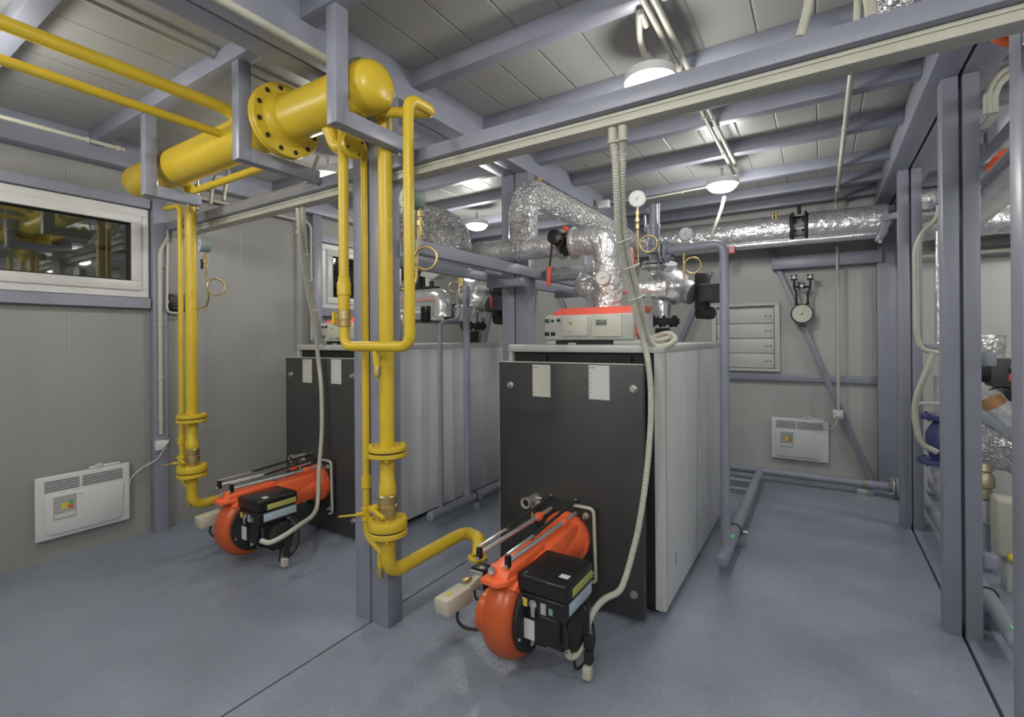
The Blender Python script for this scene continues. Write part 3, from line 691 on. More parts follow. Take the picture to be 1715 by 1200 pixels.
# feed pipes from the left front
z5 = 2.60
P0, P1 = A(0, 48, Z=z5), A(383, 175, Z=z5)
xg = (P0.x+P1.x)/2
t = tag(B().tube([(xg, -1.2, z5), (xg, P1.y+.03, z5), (xg+.01, HY, HZ+.02)], .0285, .09, 24).build('gas_feed_pipe', YEL), 'upper yellow feed pipe coming from the left top corner, bending down into the header', 'gas pipe')
z6 = 2.50
P0, P1 = A(0, 107, Z=z6), A(360, 215, Z=z6); xg2 = (P0.x+P1.x)/2
tag(B().tube([(xg2, -1.2, z6), (xg2, HY-.04, z6)], .0205, .06, 20).build('gas_feed_pipe', YEL), 'lower thinner yellow feed pipe from the left edge ending in the header', 'gas pipe')
a, c = A(325, 320, Y=1.50), A(455, 281, Y=1.50)
tag(B().tube([(a.x, 1.50, a.z), (c.x, 1.50, a.z), (c.x, 1.46, 2.40)], .0205, .05, 18).build('gas_link_pipe', YEL), 'thin yellow pipe running just under the header behind the middle hanger', 'gas pipe')

# ================================================================== water pipework over the right boiler
def foil(name, label, pts, r, m=None, fillet=.15, cat='insulated pipe', wob=.05, n=22):
    b = B().tube(pts, r, fillet, n, 0, wob); return tag(b.build(name, m or FOIL), label, cat)
foil('foil_pipe', 'fat foil wrapped pipe rising from the rack and bending back over the middle columns', [(-1.70, 2.83, 2.0), (-1.70, 2.83, 2.44), (-1.70, 5.25, 2.47)], .098, FOIL2, .20, wob=.04, n=28)
foil('foil_pipe', 'foil elbow from the black lever valve dropping behind the right controller', [(-1.31, 2.83, 2.03), (-1.10, 2.83, 2.03), (-1.10, 2.83, 1.389)], .088, FOIL, .17, wob=.04, n=28)
t = tag(B().tube([(-2.0, 2.83, 2.035), (-1.42, 2.83, 2.03)], .078, .05, 26, 0, .02).build('foil_pipe', FOIL), 'horizontal foil pipe lying on the rack left of the black lever valve', 'insulated pipe')
t = thing('pipe_coupling', 'grooved grey coupling at the left end of the rack pipe', 'coupling', (-2.06, 2.83, 1.96))
B().lathe((-2.0, 2.83, 2.035), (-1, 0, 0), [(0, .08), (.02, .084), (.04, .084), (.041, .075), (.052, .075), (.053, .084), (.08, .084), (.095, .070), (.11, .05)], 28).build('coupling_body', CAST, t)
B().tube([(-2.09, 2.83, 2.035), (-2.30, 2.83, 2.04), (-2.5, 2.83, 2.3)], .045, .1, 16).build('stub_pipe', FOILS, t)
a = A(903, 318, X=-1.70)
t = thing('air_vent', 'small brass air vent with red tap on top of the fat foil bend', 'valve', a-V(0, 0, .02))
B().lathe(a-V(0, 0, .03), (0, 0, 1), [(0, .014), (.03, .014), (.032, .022), (.055, .022), (.058, .014), (.09, .014), (.092, .02), (.115, .02)], 12).build('vent_body', BRASS, t)
B().bar(a+V(-.02, -.02, .03), a+V(-.12, -.04, .03), .03, .02, .006).build('red_tap', REDH, t)
# butterfly valve
p = V(-1.365, 2.83, 2.03)
t = thing('butterfly_valve', 'black gear valve with long red grip lever hanging between foil pipes', 'valve', (p.x, p.y, 1.93))
B().flange(p+V(-.045, 0, 0), (1, 0, 0), .098, .018, 8, .008, .014).build('valve_flange', CAST, t)
B().flange(p+V(.045, 0, 0), (1, 0, 0), .102, .020, 8, .008, .014).build('valve_flange', CAST, t)
B().cyl(p-V(.034, 0, 0), p+V(.034, 0, 0), .075, n=28).build('valve_body', BLACKM, t)
g = B().cyl(p+V(-.01, -.06, .0), p+V(-.01, -.135, .0), .035, n=20).lathe(p+V(-.02, -.135, .02), (0, -1, 0), [(0, .045), (.01, .048), (.03, .045), (.034, .02)], 24).build('gear_head', BLACK, t)
B().bar(p+V(-.03, -.155, .03), p+V(-.055, -.16, -.20), .016, .008, .003).build('lever_arm', BLACK, g)
B().bar(p+V(-.053, -.162, -.16), p+V(-.060, -.162, -.285), .026, .018, .007).build('lever_grip', REDH, g)
B().lathe(p+V(.03, -.085, .075), (0, -1, 0), [(0, .015), (.02, .017), (.022, .01)], 14).build('red_knob', REDH, t)
# second row
foil('foil_pipe', 'thin foil return pipe behind the red grip lever, in the second row', [(-1.66, 3.25, 1.90), (-1.05, 3.25, 1.90)], .055, FOILS)
t = thing('pipe_coupling', 'small grooved coupling on the thin foil return pipe', 'coupling', (-1.70, 3.25, 1.84))
B().lathe((-1.655, 3.25, 1.90), (-1, 0, 0), [(0, .058), (.02, .062), (.035, .062), (.036, .052), (.046, .052), (.047, .062), (.075, .062), (.08, .04)], 24).build('coupling_body', CAST, t)
B().cyl((-1.73, 3.25, 1.90), (-2.0, 3.25, 1.90), .03).build('stub_pipe', FOILS, t)
foil('foil_pipe', 'round foil elbow low behind the white dial, left of the foil drop', [(-1.36, 3.15, 1.84), (-1.39, 3.12, 1.775), (-1.20, 3.1, 1.735)], .075, FOIL, .05)
foil('foil_pipe', 'short foil branch with an orange tag right of the big foil drop', [(-1.01, 3.02, 1.73), (-.80, 3.05, 1.73)], .05, FOIL, .05)
q = A(1043, 492, Y=2.96); tag(B().bar(q+V(-.06, 0, 0), q+V(.06, 0, .01), .028, .012, .004).build('orange_tag', REDH), 'orange red tag strip under the foil branch beside the cream hose', 'tag')

# rack rails
def rail(x, y0, y1, z0, z1, label, w=.055): return tag(B().box(x-w/2, x+w/2, y0, y1, z0, z1, .005).build('rack_rail', STEEL), label, 'rack rail')
rail(-1.77, 1.78, 3.95, 1.865, 1.935, 'upper steel rack rail running back under the foil pipes')
rail(-2.065, 1.78, 4.5, 1.845, 1.905, 'lower steel rack rail on the far side of the paired columns')
tag(B().box(-2.035, -1.745, 2.86, 2.92, 1.79, 1.845, .004).build('rack_cross_bar', STEEL), 'short steel bar tying the two rack rails', 'cross bar')
tag(B().box(-2.04, -1.62, 3.93, 3.99, 1.79, 1.86, .004).build('rack_cross_bar', STEEL), 'blunt steel bar end under the red grip lever', 'cross bar')

# outlet group at the back of a boiler, copied for the left one
def outlet_group():
    Y = 4.05; t = thing('mixing_valve', 'polished mixing valve with black pump over the back of the right boiler', 'valve', (-1.10, Y, 1.386))
    z0 = 1.386; X = -1.10
    B().cyl((X, Y, z0), (X, Y, 1.50), .058, n=24).build('outlet_neck', BLACKM, t)
    B().flange((X, Y, 1.555), (0, 0, 1), .135, .05, 8, .012, .02).build('black_flange', BLACKM, t)
    B().cyl((X, Y, 1.58), (X, Y, 1.80), .078, n=28).build('foil_collar', FOILS, t)
    a = A(1092, 475, Y=Y); c = A(1135, 482, Y=Y)
    B().lathe(a, (c-a), [(0, .07), (.02, .115), (.05, .14), (.14, .15), (.22, .142), (.27, .11), (.29, .095)], 32).build('valve_body', FOILS, t)
    B().tube([a+V(.08, 0, .02), a+V(.12, -.05, .16)], .10, .05, 24, 0, .03).build('valve_dome', FOIL, t)
    e = A(1088, 478, Y=Y-.12); B().lathe(e, (1, 0, -.1), [(0, .06), (.01, .09), (.03, .09), (.04, .06)], 28).build('union_ring', ZINC, t)
    f = A(1163, 492, Y=Y-.03); g = A(1140, 484, Y=Y)
    B().lathe(g, f-g, [(0, .085), (.06, .095), (.10, .098), (.115, .09), (.118, .05)], 32).build('pump_socket', CAST, t)
    h = A(1172, 493, Y=Y)
    B().box(h.x-.03, h.x+.06, Y-.06, Y+.12, h.z-.14, h.z+.17, .02).build('pump_volute', BLACKM, t)
    k = A(1192, 491, Y=Y-.03)
    pm = B().box(k.x-.08, k.x+.10, Y-.12, Y+.06, k.z-.07, k.z+.07, .012).build('pump_motor', mat('dark grey motor housing', (.045, .05, .055), .5), t)
    l = A(1168, 525, Y=Y); B().lathe(l, (1, -.3, 0), [(0, .04), (.10, .05), (.13, .045)], 20).build('pump_foot', BLACKM, t)
    return t
OUT = outlet_group()
# safety group
Y = 3.45
t = thing('safety_group', 'slim blue grey fitting column with lever in front of the ceiling beam', 'fitting', A(1095, 452, Y=Y))
a = A(1095, 447, Y=Y)
B().flange(a, (0, 0, 1), .085, .022, 4, .009, .01).build('lower_flange', CAST, t)
B().flange(a+V(0, 0, .028), (0, 0, 1), .08, .018, 4, .009, .01).build('lower_flange', PIPEB, t)
zt = A(1097, 342, Y=Y).z
B().lathe(a+V(0, 0, .03), (0, 0, 1), [(0, .03), (.06, .03), (.065, .05), (.10, .05), (.105, .045), (.112, .045), (.115, .05), (.15, .05), (.155, .042), (.24, .042), (.245, .046), (.27, .046), (.275, .03), (zt-a.z-.03, .028)], 24).build('fitting_column', PIPEB, t)
lv = A(1080, 360, Y=Y); B().bar(lv, A(1081, 388, Y=Y), .022, .012, .004).build('grey_lever', mat('pale green grey handle', (.36, .44, .42), .4), t)
B().cyl(A(1084, 352, Y=Y), A(1098, 356, Y=Y), .02, n=12).build('side_port', ZINC, t)
B().cyl(A(1104, 340, Y=Y), A(1103, 395, Y=Y), .006, n=8).build('thin_rod', ZINC, t)
t = thing('lever_valve', 'long red grip lever angled beside the cream hose and brass ring', 'valve', A(1060, 470, Y=3.2))
B().bar(A(1056, 413, Y=3.2), A(1062, 443, Y=3.2), .032, .018, .008).build('lever_grip', REDH, t)
B().bar(A(1061, 440, Y=3.2), A(1069, 480, Y=3.2), .018, .014, .004).build('lever_arm', BLACK, t)
B().lathe(A(1070, 485, Y=3.25), (1, -.2, 0), [(0, .05), (.03, .058), (.05, .05), (.07, .03)], 20).build('valve_body', BLACK, t)

# blue grey riser with elbow
t = thing('riser_pipe', 'blue grey riser with elbow standing at the right boiler corner', 'pipe', (-.503, 3.28, .1))
hz = A(1195, 410, Y=3.40).z
B().tube([(-.90, 3.38, hz-.01), (-.520, 3.38, hz), (-.503, 3.25, .10)], .0285, .07, 20).build('pipe_run', PIPEB, t)
B().flange((-.885, 3.38, hz-.01), (1, 0, 0), .082, .02, 4, .010, .022).build('pipe_flange', PIPEB, t)
B().flange((-.915, 3.38, hz-.01), (1, 0, 0), .078, .016, 4, .009, .006).build('counter_flange', CAST, t)
# floor pipe
def floor_pipe():
    t = thing('floor_pipe', 'capped blue grey floor pipe pointing at the camera in the right aisle', 'pipe', (-.50, 4.1, .06))
    B().cyl((-.500, 3.075, .10), (-.505, 5.32, .10), .038, n=24).build('pipe_run', PIPEB, t)
    B().sphere((-.500, 3.075, .10), .038, 20, 1, .35, 1).build('pipe_cap', PIPEB, t)
    u = B().torus((-.502, 3.62, .10), (0, 1, 0), .042, .005, 24, 8).build('u_bolt', INK, t)
    B().box(-.56, -.44, 3.60, 3.64, 0, .062, .003).build('pipe_support', STEEL, t)
    B().hexbolt((-.45, 3.62, .10), (1, 0, 0), .007, .03).build('support_nut', ZINC, t)
    return t
FP = floor_pipe()
q = A(1227, 897, Z=.138)
LD = B().box(q.x-.012, q.x+.012, q.y-.02, q.y+.02, .1365, .1385).build('painted_laser_dot', GREEND, FP)  # laser dot on the pipe, its light painted as a green plate
tag(B().cyl((-1.6, 5.36, .10), (.52, 5.36, .10), .036, n=22).build('floor_pipe', PIPEB), 'blue grey floor pipe running along the back wall', 'pipe')
t = thing('pipe_flange', 'bolted grey flange at the back corner columns', 'flange', (.53, 5.36, .02)); B().flange((.53, 5.36, .10), (1, 0, 0), .085, .02, 4, .011, .015).build('flange_disc', CAST, t)
B().flange((.555, 5.36, .10), (1, 0, 0), .085, .018, 4, .011, .01).build('flange_disc', PIPEB, t)
tag(B().cyl((-1.9, 5.08, .05), (-.54, 5.08, .05), .022, n=16).build('floor_pipe', PIPEB), 'upper of two thin floor pipes behind the right boiler', 'pipe')
tag(B().cyl((-1.9, 4.82, .04), (-.545, 4.82, .04), .018, n=16).build('floor_pipe', PIPEB), 'lower of two thin floor pipes behind the right boiler', 'pipe')
t = thing('pipe_clamp', 'brass pipe clamp on a bracket at the back floor pipe', 'clamp', (.33, 5.36, 0))
B().torus((.33, 5.36, .10), (1, 0, 0), .041, .006, 24, 8).build('clamp_ring', BRASS, t)
B().box(.27, .39, 5.33, 5.39, 0, .055, .004).build('clamp_bracket', STEELB, t)
B().hexbolt((.33, 5.36, .14), (0, 0, 1), .009, .03).build('clamp_bolt', BRASS, t)

# copies over the left boiler
def relabel(o, name, label): o['label'] = label; return o
relabel(copy_tree(BOILER, OFF), '', 'left grey boiler with charcoal front door, behind the yellow gas lines')
relabel(copy_tree(CTRLU, OFF), '', 'left boiler control unit with red lid, half hidden by yellow pipes')
relabel(copy_tree(BURN, OFF), '', 'orange red gas burner with black control box on the left boiler door')
relabel(copy_tree(OUT, (-1.9, -.07, 0)), '', 'polished mixing valve over the back of the left boiler, seen under the rack')
t = copy_tree(FP, (-1.96, -.36, 0)); relabel(t, '', 'capped blue grey floor pipe beside the left boiler with two risers')
for c_ in kids(t):
    if c_.name.startswith('painted_laser_dot'): bpy.data.objects.remove(c_)
tag(B().tube([(-2.46, 3.17, .10), (-2.46, 3.17, 1.86)], .0285, .05, 18).build('riser_pipe', PIPEB), 'thick blue grey riser at the left boiler side, right of the thin one', 'pipe')
tag(B().tube([(-2.46, 2.84, .10), (-2.46, 2.84, 1.55), (-2.42, 3.02, 1.58), (-2.44, 3.05, 1.69)], .0165, .05, 14).build('riser_pipe', PIPEB), 'thin blue grey riser with a crooked top at the left boiler side', 'pipe')

# more fittings seen under the rack over the left boiler
t = foil('foil_pipe', 'horizontal foil pipe behind the U-shaped yellow pipe', [A(665, 502, Y=3.0), A(742, 496, Y=3.0), A(742, 530, Y=3.0)], .07, FOILS, .08)
t = foil('foil_pipe', 'lower foil pipe with dark coupling between thin risers', [A(715, 522, Y=3.5), A(790, 524, Y=3.5)], .07, FOIL, .05)
a = A(757, 524, Y=3.47); t = thing('pipe_coupling', 'dark ringed coupling on the lower foil pipe under the rack', 'coupling', a-V(0, 0, .07))
B().lathe(a-V(.05, 0, 0), (1, 0, 0), [(0, .06), (.005, .082), (.03, .082), (.034, .065), (.05, .065), (.054, .082), (.08, .082), (.085, .06)], 24).build('coupling_body', BLACKM, t)
a = A(713, 526, Y=3.3); t = thing('small_valve', 'black valve block on the lower foil pipe left of the thin riser', 'valve', a-V(0, 0, .08))
B().box(a.x-.03, a.x+.03, a.y-.04, a.y+.04, a.z-.08, a.z+.08, .01).build('valve_block', BLACK, t)
B().bar(a+V(-.03, -.04, -.05), a+V(-.10, -.06, -.09), .02, .012, .003).build('valve_handle', BLACK, t)
a = A(723, 482, Y=3.2); t = thing('small_flange', 'black flange pair under the circulator behind the brass ring', 'flange', a-V(0, 0, .02))
B().flange(a, (0, 0, 1), .075, .018, 4, .009, .01).build('flange_disc', BLACKM, t)
B().flange(a-V(0, 0, .04), (0, 0, 1), .065, .018, 4, .009, .01).build('flange_disc', BLACKM, t)
B().cyl(a, a+V(0, 0, .06), .02).build('flange_neck', BLACKM, t)
a = A(722, 456, Y=3.2); t = thing('circulator_pump', 'cream circulator pump head with orange cap under the left rack', 'pump', a-V(0, 0, .06))
B().prism([a+V(-.14, 0, -.02), a+V(-.10, 0, .05), a+V(.16, 0, .05), a+V(.20, 0, .02), a+V(.02, 0, -.06)], (0, .12, 0), .008).build('pump_housing', CTRL, t)
B().prism([a+V(-.12, -.003, .015), a+V(-.10, -.003, .052), a+V(.08, -.003, .052), a+V(.03, -.003, .01)], (0, .08, 0), .003).build('orange_cap', REDP, t)
a = A(672, 462, Y=2.6); t = thing('circulator_pump', 'small white pump with red mark left of the right leg of the U-shaped pipe', 'pump', a-V(0, 0, .08))
B().box(a.x-.04, a.x+.03, a.y-.03, a.y+.06, a.z-.08, a.z+.05, .008).build('pump_housing', WHITE, t)
B().cyl(a+V(-.01, -.03, 0), a+V(-.01, -.036, 0), .016, n=16).build('red_mark', REDH, t)
B().box(a.x+.03, a.x+.06, a.y-.03, a.y+.05, a.z-.04, a.z+.06, .004).build('pump_motor', BLACK, t)
# vertical silver tank-like pipe behind the loop
t = tag(B().cyl(A(676, 575, Y=2.9), A(676, 528, Y=2.9), .048, n=24).build('silver_stub', FOILS), 'short silver tube standing behind the U-shaped yellow pipe', 'pipe')
# black lever valve with red grip
a = A(828, 478, Y=3.6); t = thing('lever_valve', 'black lever valve with a dark red grip hanging left of the middle columns', 'valve', a-V(0, 0, .15))
B().cyl(a+V(0, 0, 0), a+V(.12, 0, -.01), .045, n=20).build('valve_body', BLACK, t)
B().bar(a+V(-.02, -.04, .03), a+V(-.005, -.05, -.11), .02, .01, .003).build('lever_arm', BLACK, t)
B().bar(a+V(-.005, -.05, -.09), a+V(.005, -.05, -.21), .026, .016, .006).build('lever_grip', mat('dark red grip', (.45, .06, .05), .45), t)
foil('foil_pipe', 'foil pipe elbow dropping to the black flange of the left boiler', [A(845, 476, Y=3.9), A(800, 474, Y=3.9), A(797, 520, Y=3.95)], .075, FOILS, .1)
# foil lump on the left rack end
foil('foil_pipe', 'bulky crumpled foil elbow above the rack, right of the gas gauges', [A(640, 366, Y=2.45), A(705, 378, Y=2.5), A(752, 384, Y=2.6), A(758, 425, Y=2.6)], .135, FOIL2, .10, wob=.07, n=26)
# copper-ended drain pipe behind the middle columns
t = thing('drain_pipe', 'crooked grey pipe with brass nut on the back wall right of the middle columns', 'pipe', A(875, 525, Y=5.82))
B().tube([A(872, 527, Y=5.82), A(893, 525, Y=5.82), A(894, 492, Y=5.82)], .028, .06, 14).build('pipe_run', PIPEB, t)
B().lathe(A(895, 492, Y=5.82), (0, 0, 1), [(0, .03), (.03, .034), (.05, .034), (.055, .024), (.10, .024)], 12).build('brass_nut', BRASS, t)

# ------------------------------------------------------------------ back header
zP = 2.47
t = thing('back_foil_pipe', 'large foil lagged pipe running along the top of the back wall', 'insulated pipe', (-.5, 5.35, zP-.14))
B().tube([(-2.3, 5.35, zP), (-.235, 5.35, zP-.015)], .138, .1, 32, 0, .012).build('lagged_pipe', FOIL, t)
B().tube([(-.085, 5.35, zP-.02), (.50, 5.35, zP-.03)], .138, .1, 32, 0, .012).build('lagged_pipe', FOIL, t)
B().cyl((-.24, 5.35, zP-.015), (-.08, 5.35, zP-.015), .085, n=28).build('bare_neck', CAST, t)
B().flange((-.215, 5.35, zP-.015), (1, 0, 0), .150, .022, 8, .011, .022).build('black_flange', BLACKM, t)
B().flange((-.105, 5.35, zP-.015), (1, 0, 0), .150, .022, 8, .011, .022).build('black_flange', BLACKM, t)
B().cyl((-.16, 5.35, zP+.09), (-.16, 5.35, zP+.20), .016).build('valve_stem', BLACK, t)
for k in range(6):
    a = 2*PI*k/6; B().cyl((-.215, 5.35+.125*math.cos(a), zP-.015+.125*math.sin(a)), (-.105, 5.35+.125*math.cos(a), zP-.015+.125*math.sin(a)), .008, n=8).build('tie_bolt', ZINC, t)
for k, px in enumerate((1294, 1300)):
    a = A(px, 362, Y=5.25); B().lathe(a-V(0, 0, .03), (0, 0, 1), [(0, .01), (.05, .01), (.051, .014), (.07, .014)], 10).build('test_nipple', BRASS, t)
BP = t
tag(B().tube([(-1.3, 5.30, 2.335), (.42, 5.30, 2.32)], .04, .05, 18, 0, .01).build('foil_pipe', FOILS), 'thin silver pipe tucked under the large back wall pipe', 'insulated pipe')
a, c = A(1220, 413, Y=5.2), A(1231, 424, Y=5.2)
s = B().box(a.x, c.x, 5.19, 5.26, c.z, a.z, .001).build('warning_label', mat('dark red label', (.35, .04, .03), .5), BP); s['label'] = 'small dark red label with pale lettering'
for k in range(3):
    z = a.z-(a.z-c.z)*(.25+.25*k); tt = B().box(a.x+.008, c.x-.008, 5.188, 5.191, z-.004, z+.004).build('print_line', PAPER2, s)
t = thing('steel_bracket', 'dark steel bracket arm holding the back pipe at the corner column', 'bracket', (.48, 5.2, 2.2))
B().bar(A(1470, 405, Y=5.1), A(1490, 365, Y=5.1), .08, .05, .004, (0, 1, 0)).build('bracket_arm', STEEL, t)
B().bar(A(1480, 366, Y=5.1), (.56, 4.98, A(1490, 366, Y=5.1).z), .07, .05, .004).build('bracket_top', STEEL, t)
for px, py in ((1471, 397), (1474, 405)): B().hexbolt(A(px, py, Y=5.06), (0, -1, 0), .012, .012).build('bracket_bolt', ZINC, t)

# ================================================================== gauges
def gauge(c, r, nrm, label, case, depth=.03, face=None, rim=None, loop=None, stem=None, ang=40, rt_=.006):
    """dial gauge centred at c, facing nrm; loop=(centre, axis, R); stem = points of the brass tube below"""
    c, n = Vector(c), Vector(nrm).normalized(); t = thing('pressure_gauge', label, 'gauge', c-V(0, 0, r))
    B().lathe(c+n*depth*.4, -n, [(0, r*.98), (.002, r), (depth, r), (depth+.004, r*.9)], 36).build('gauge_case', case, t)
    dl = B().cyl(c+n*(depth*.4), c+n*(depth*.4+.0015), r*.90, n=36).build('dial', face or DIAL, t)
    B().torus(c+n*depth*.4, n, r*.95, r*.05, 36, 8).build('bezel', rim or case, t)
    u = n.cross(V(0, 0, 1)).normalized()*-1; w = V(0, 0, 1)
    d = (u*math.cos(math.radians(ang))+w*math.sin(math.radians(ang)))
    o = c+n*(depth*.4+.003)
    B().bar(o-d*r*.30, o+d*r*.42, r*.06, .0012, 0, n).build('needle', INK, dl)
    B().cyl(o-n*.001, o+n*.001, r*.07, n=10).build('hub', INK, dl)
    for k in range(9):
        a = math.radians(-45+k*33.75); e = u*math.cos(a)+w*math.sin(a)
        B().bar(o-n*.0015+e*r*.70, o-n*.0015+e*r*.82, r*.035, .0006, 0, n).build('scale_mark', INK, dl)
    if stem: B().tube(stem, rt_, .02, 10).build('siphon_tube', BRASS, t)
    if loop: B().torus(loop[0], loop[1], loop[2], rt_, 36, 10).build('siphon_loop', BRASS, t)
    return t
def cock(t, p, r=.011, h=.05, m=None):
    B().lathe(p, (0, 0, -1), [(0, r*.8), (.004, r*1.2), (h*.25, r*1.2), (h*.27, r*.8), (h*.4, r*.8), (h*.42, r*1.35), (h*.62, r*1.35), (h*.64, r*.8), (h*.8, r*1.2), (h, r*1.2)], 8).build('gauge_cock', m or BRASS, t)
c = A(1067, 333, Y=3.2)
t = gauge(c, .056, (.30, -1, -.05), 'large white dial gauge on brass tube in front of the far ceiling beam', WHITE, .03, None, WHITE, (A(1086, 408, Y=3.2), (.25, -1, 0), .055), [c-V(0, 0, .05), A(1068, 390, Y=3.2), A(1069, 448, Y=3.2), A(1063, 455, Y=3.22)], 50, .0065)
cock(t, A(1067, 353, Y=3.19), .014, .12)
c = A(1148, 392, Y=3.7)
gauge(c, .05, (.35, -1, 0), 'small lilac dial gauge standing on the blue grey elbow pipe', mat('lilac gauge rim', (.34, .33, .46)), .02, DIAL, mat('lilac bezel', (.34, .33, .46)), None, [c-V(0, 0, .045), A(1148, 407, Y=3.7)], 50)
c = A(1010, 465, Y=2.72)
gauge(c, .044, (.1, -1, 0), 'round white dial thermometer with beige rim on the foil drop pipe', CREAM, .02, DIAL, mat('beige rim', (.5, .42, .33)), None, None, 15)
t = thing('brass_coil', 'brass ring shaped tube below the blue grey elbow pipe', 'tube', A(1145, 470, Y=3.4))
B().torus(A(1160, 444, Y=3.4), (.2, -1, 0), .053, .006, 36, 10).build('siphon_loop', BRASS, t)
B().cyl(A(1145, 413, Y=3.4), A(1145, 468, Y=3.4), .008, n=10).build('siphon_tube', BRASS, t)
B().lathe(A(1145, 420, Y=3.4), (0, 0, -1), [(0, .02), (.02, .02), (.022, .012), (.05, .012)], 8).build('brass_nut', BRASS, t)
t = thing('brass_coil', 'thin brass ring tube hanging under the rack left of the thick riser', 'tube', A(770, 500, Y=3.2))
B().torus(A(761, 480, Y=3.2), (.6, -1, 0), .045, .0045, 30, 8).build('siphon_loop', BRASS, t)
B().cyl(A(769, 462, Y=3.2), A(770, 500, Y=3.2), .008, n=10).build('siphon_tube', BRASS, t)
B().lathe(A(773, 455, Y=3.2), (0, 0, -1), [(0, .022), (.06, .022), (.062, .016), (.12, .016)], 10).build('brass_nut', BRASS, t)
# gas gauges
c = A(341, 410, Y=1.50)
t = gauge(c, .043, (-.25, -1, 0), 'grey green gas gauge beside the left yellow gas line', GREENG, .050, None, GREENG, (A(362, 480, Y=1.56), (1, -.05, 0), .050), [A(345, 424, Y=1.53), A(345, 460, Y=1.54), A(350, 497, Y=1.56), A(345, 513, Y=1.57), A(328, 517, Y=1.57)], 60, .0055)
cock(t, A(344, 426, Y=1.54), .011, .085)
B().box(*[v for pair in zip((A(338, 442, Y=1.53)-V(.008, .006, .03)), (A(338, 442, Y=1.53)+V(.008, .006, .03))) for v in pair], .003).build('cock_handle', BLACK, t)
c = A(688, 333, Y=1.62)
t = gauge(c, .048, (-.25, -1, 0), 'grey green gas gauge behind the right leg of the U-shaped pipe', GREENG, .085, None, GREENG, (A(713, 432, Y=1.60), (.55, -1, 0), .050), [A(703, 350, Y=1.64), A(703, 385, Y=1.63), A(698, 425, Y=1.61), A(698, 470, Y=1.60), A(690, 484, Y=1.59), A(672, 484, Y=1.57)], 60, .0065)
cock(t, A(703, 352, Y=1.64), .013, .115)
# thermometer dial and manifold on the back wall
t = gauge(A(1343, 525, Y=5.70), .098, (.1, -1, 0), 'big round dial with black rim on the diagonal brace of the back wall', BLACKM, .05, PAPER, BLACKM, None, None, 45)
p = A(1344, 541, Y=5.68); B().box(p.x-.035, p.x+.035, 5.66, 5.72, p.z-.03, p.z-.01, .004).build('bottom_port', BLACK, t)
t = thing('valve_manifold', 'black three valve manifold on thin tubes above the big round dial', 'valve', A(1343, 510, Y=5.7))
Ym = 5.70
B().tube([A(1334, 508, Y=Ym), A(1334, 490, Y=Ym), A(1330, 482, Y=Ym), A(1330, 467, Y=Ym)], .010, .02, 10).build('left_tube', BLACKM, t)
B().tube([A(1353, 508, Y=Ym), A(1353, 490, Y=Ym), A(1357, 482, Y=Ym), A(1357, 467, Y=Ym)], .010, .02, 10).build('right_tube', BLACKM, t)
B().cyl(A(1331, 480, Y=Ym), A(1356, 480, Y=Ym), .010, n=10).build('cross_tube', BLACKM, t)
for px, py in ((1330, 465), (1357, 464), (1343, 479)):
    c = A(px, py, Y=Ym-.02); wv = B().lathe(c, (0, -1, 0), [(0, .024), (.02, .024), (.022, .018), (.04, .018)], 12).build('valve_knob', BLACK, t)
    B().cyl(c-V(0, .04, 0), c-V(0, .046, 0), .017, n=14).build('knob_cap', DIAL, wv)
    for k in range(4):
        a = PI/4+PI/2*k; B().sphere(c+V(.03*math.cos(a), -.02, .03*math.sin(a)), .009, 8).build('knob_lug', BLACK, wv)
for px in (1334, 1353): B().lathe(A(px, 510, Y=Ym), (0, 0, 1), [(0, .018), (.018, .018), (.02, .01)], 8).build('tube_nut', BLACK, t)

# ------------------------------------------------------------------ convector heaters (local frame: x along the wall, y out of the wall to the room is -y)
def heater():
    W_, H_ = .515, .43; t = thing('convector_heater', 'white wall convector heater on the back wall under the dial', 'heater', (0, 0, 0))
    B().box(0, W_, -.035, -.008, 0, H_, .008, 3).build('front_panel', WHITE, t)
    B().prism([(.07, -.035, .03), (.445, -.035, .03), (.465, -.035, .06), (.475, -.035, .30), (.04, -.035, .30), (.05, -.035, .06)], (0, -.012, 0), .006).build('raised_front', WHITE, t)
    B().box(.03, .49, -.008, 0, .03, H_-.03, .002).build('back_box', BODYT, t)
    for k in range(6):
        for (a, b_) in ((.045, .225), (.24, .415+.055)):
            B().box(a, b_, -.0365, -.034, .325+.013*k, .3305+.013*k).build('grille_slot', INK, t)
    lb = B().box(.085, .205, -.0485, -.0465, .125, .285).build('energy_label', GREYL, t)
    for (a, c, z, m_) in ((.125, .150, .215, YELL), (.150, .165, .215, YELL), (.165, .192, .222, GRN), (.150, .165, .195, YELL), (.160, .190, .190, RED), (.125, .150, .193, YELL)):
        B().box(a, c-.002, -.0495, -.0484, z, z+.024).build('label_square', m_, lb)
    B().box(.092, .198, -.0495, -.0484, .14, .168).build('label_strip', PAPER2, lb)
    B().box(.092, .14, -.0495, -.0484, .172, .175).build('label_line', INK, lb)
    B().box(.215, .245, -.0478, -.0465, .272, .277).build('maker_mark', GREYL, t)
    B().box(.28, .46, -.034, -.008, H_, H_+.018, .007).build('control_hump', WHITE, t)
    B().cyl((.335, -.025, H_+.014), (.335, -.025, H_+.028), .022, n=20).build('thermostat_knob', WHITE, t)
    B().box(.39, .415, -.026, -.016, H_+.016, H_+.021).build('rocker', GREYL, t)
    return t
HT = heater()
h2 = copy_tree(HT)
HT.location = (-.442, YB-.015, .148); HT.scale = (.99, 1, 1)
h2.location = (XL+.015, .965, .145); h2.rotation_euler = (0, 0, PI/2); h2.scale = (.97, 1, .95)
h2['label'] = 'white wall convector heater low on the left wall under the window'

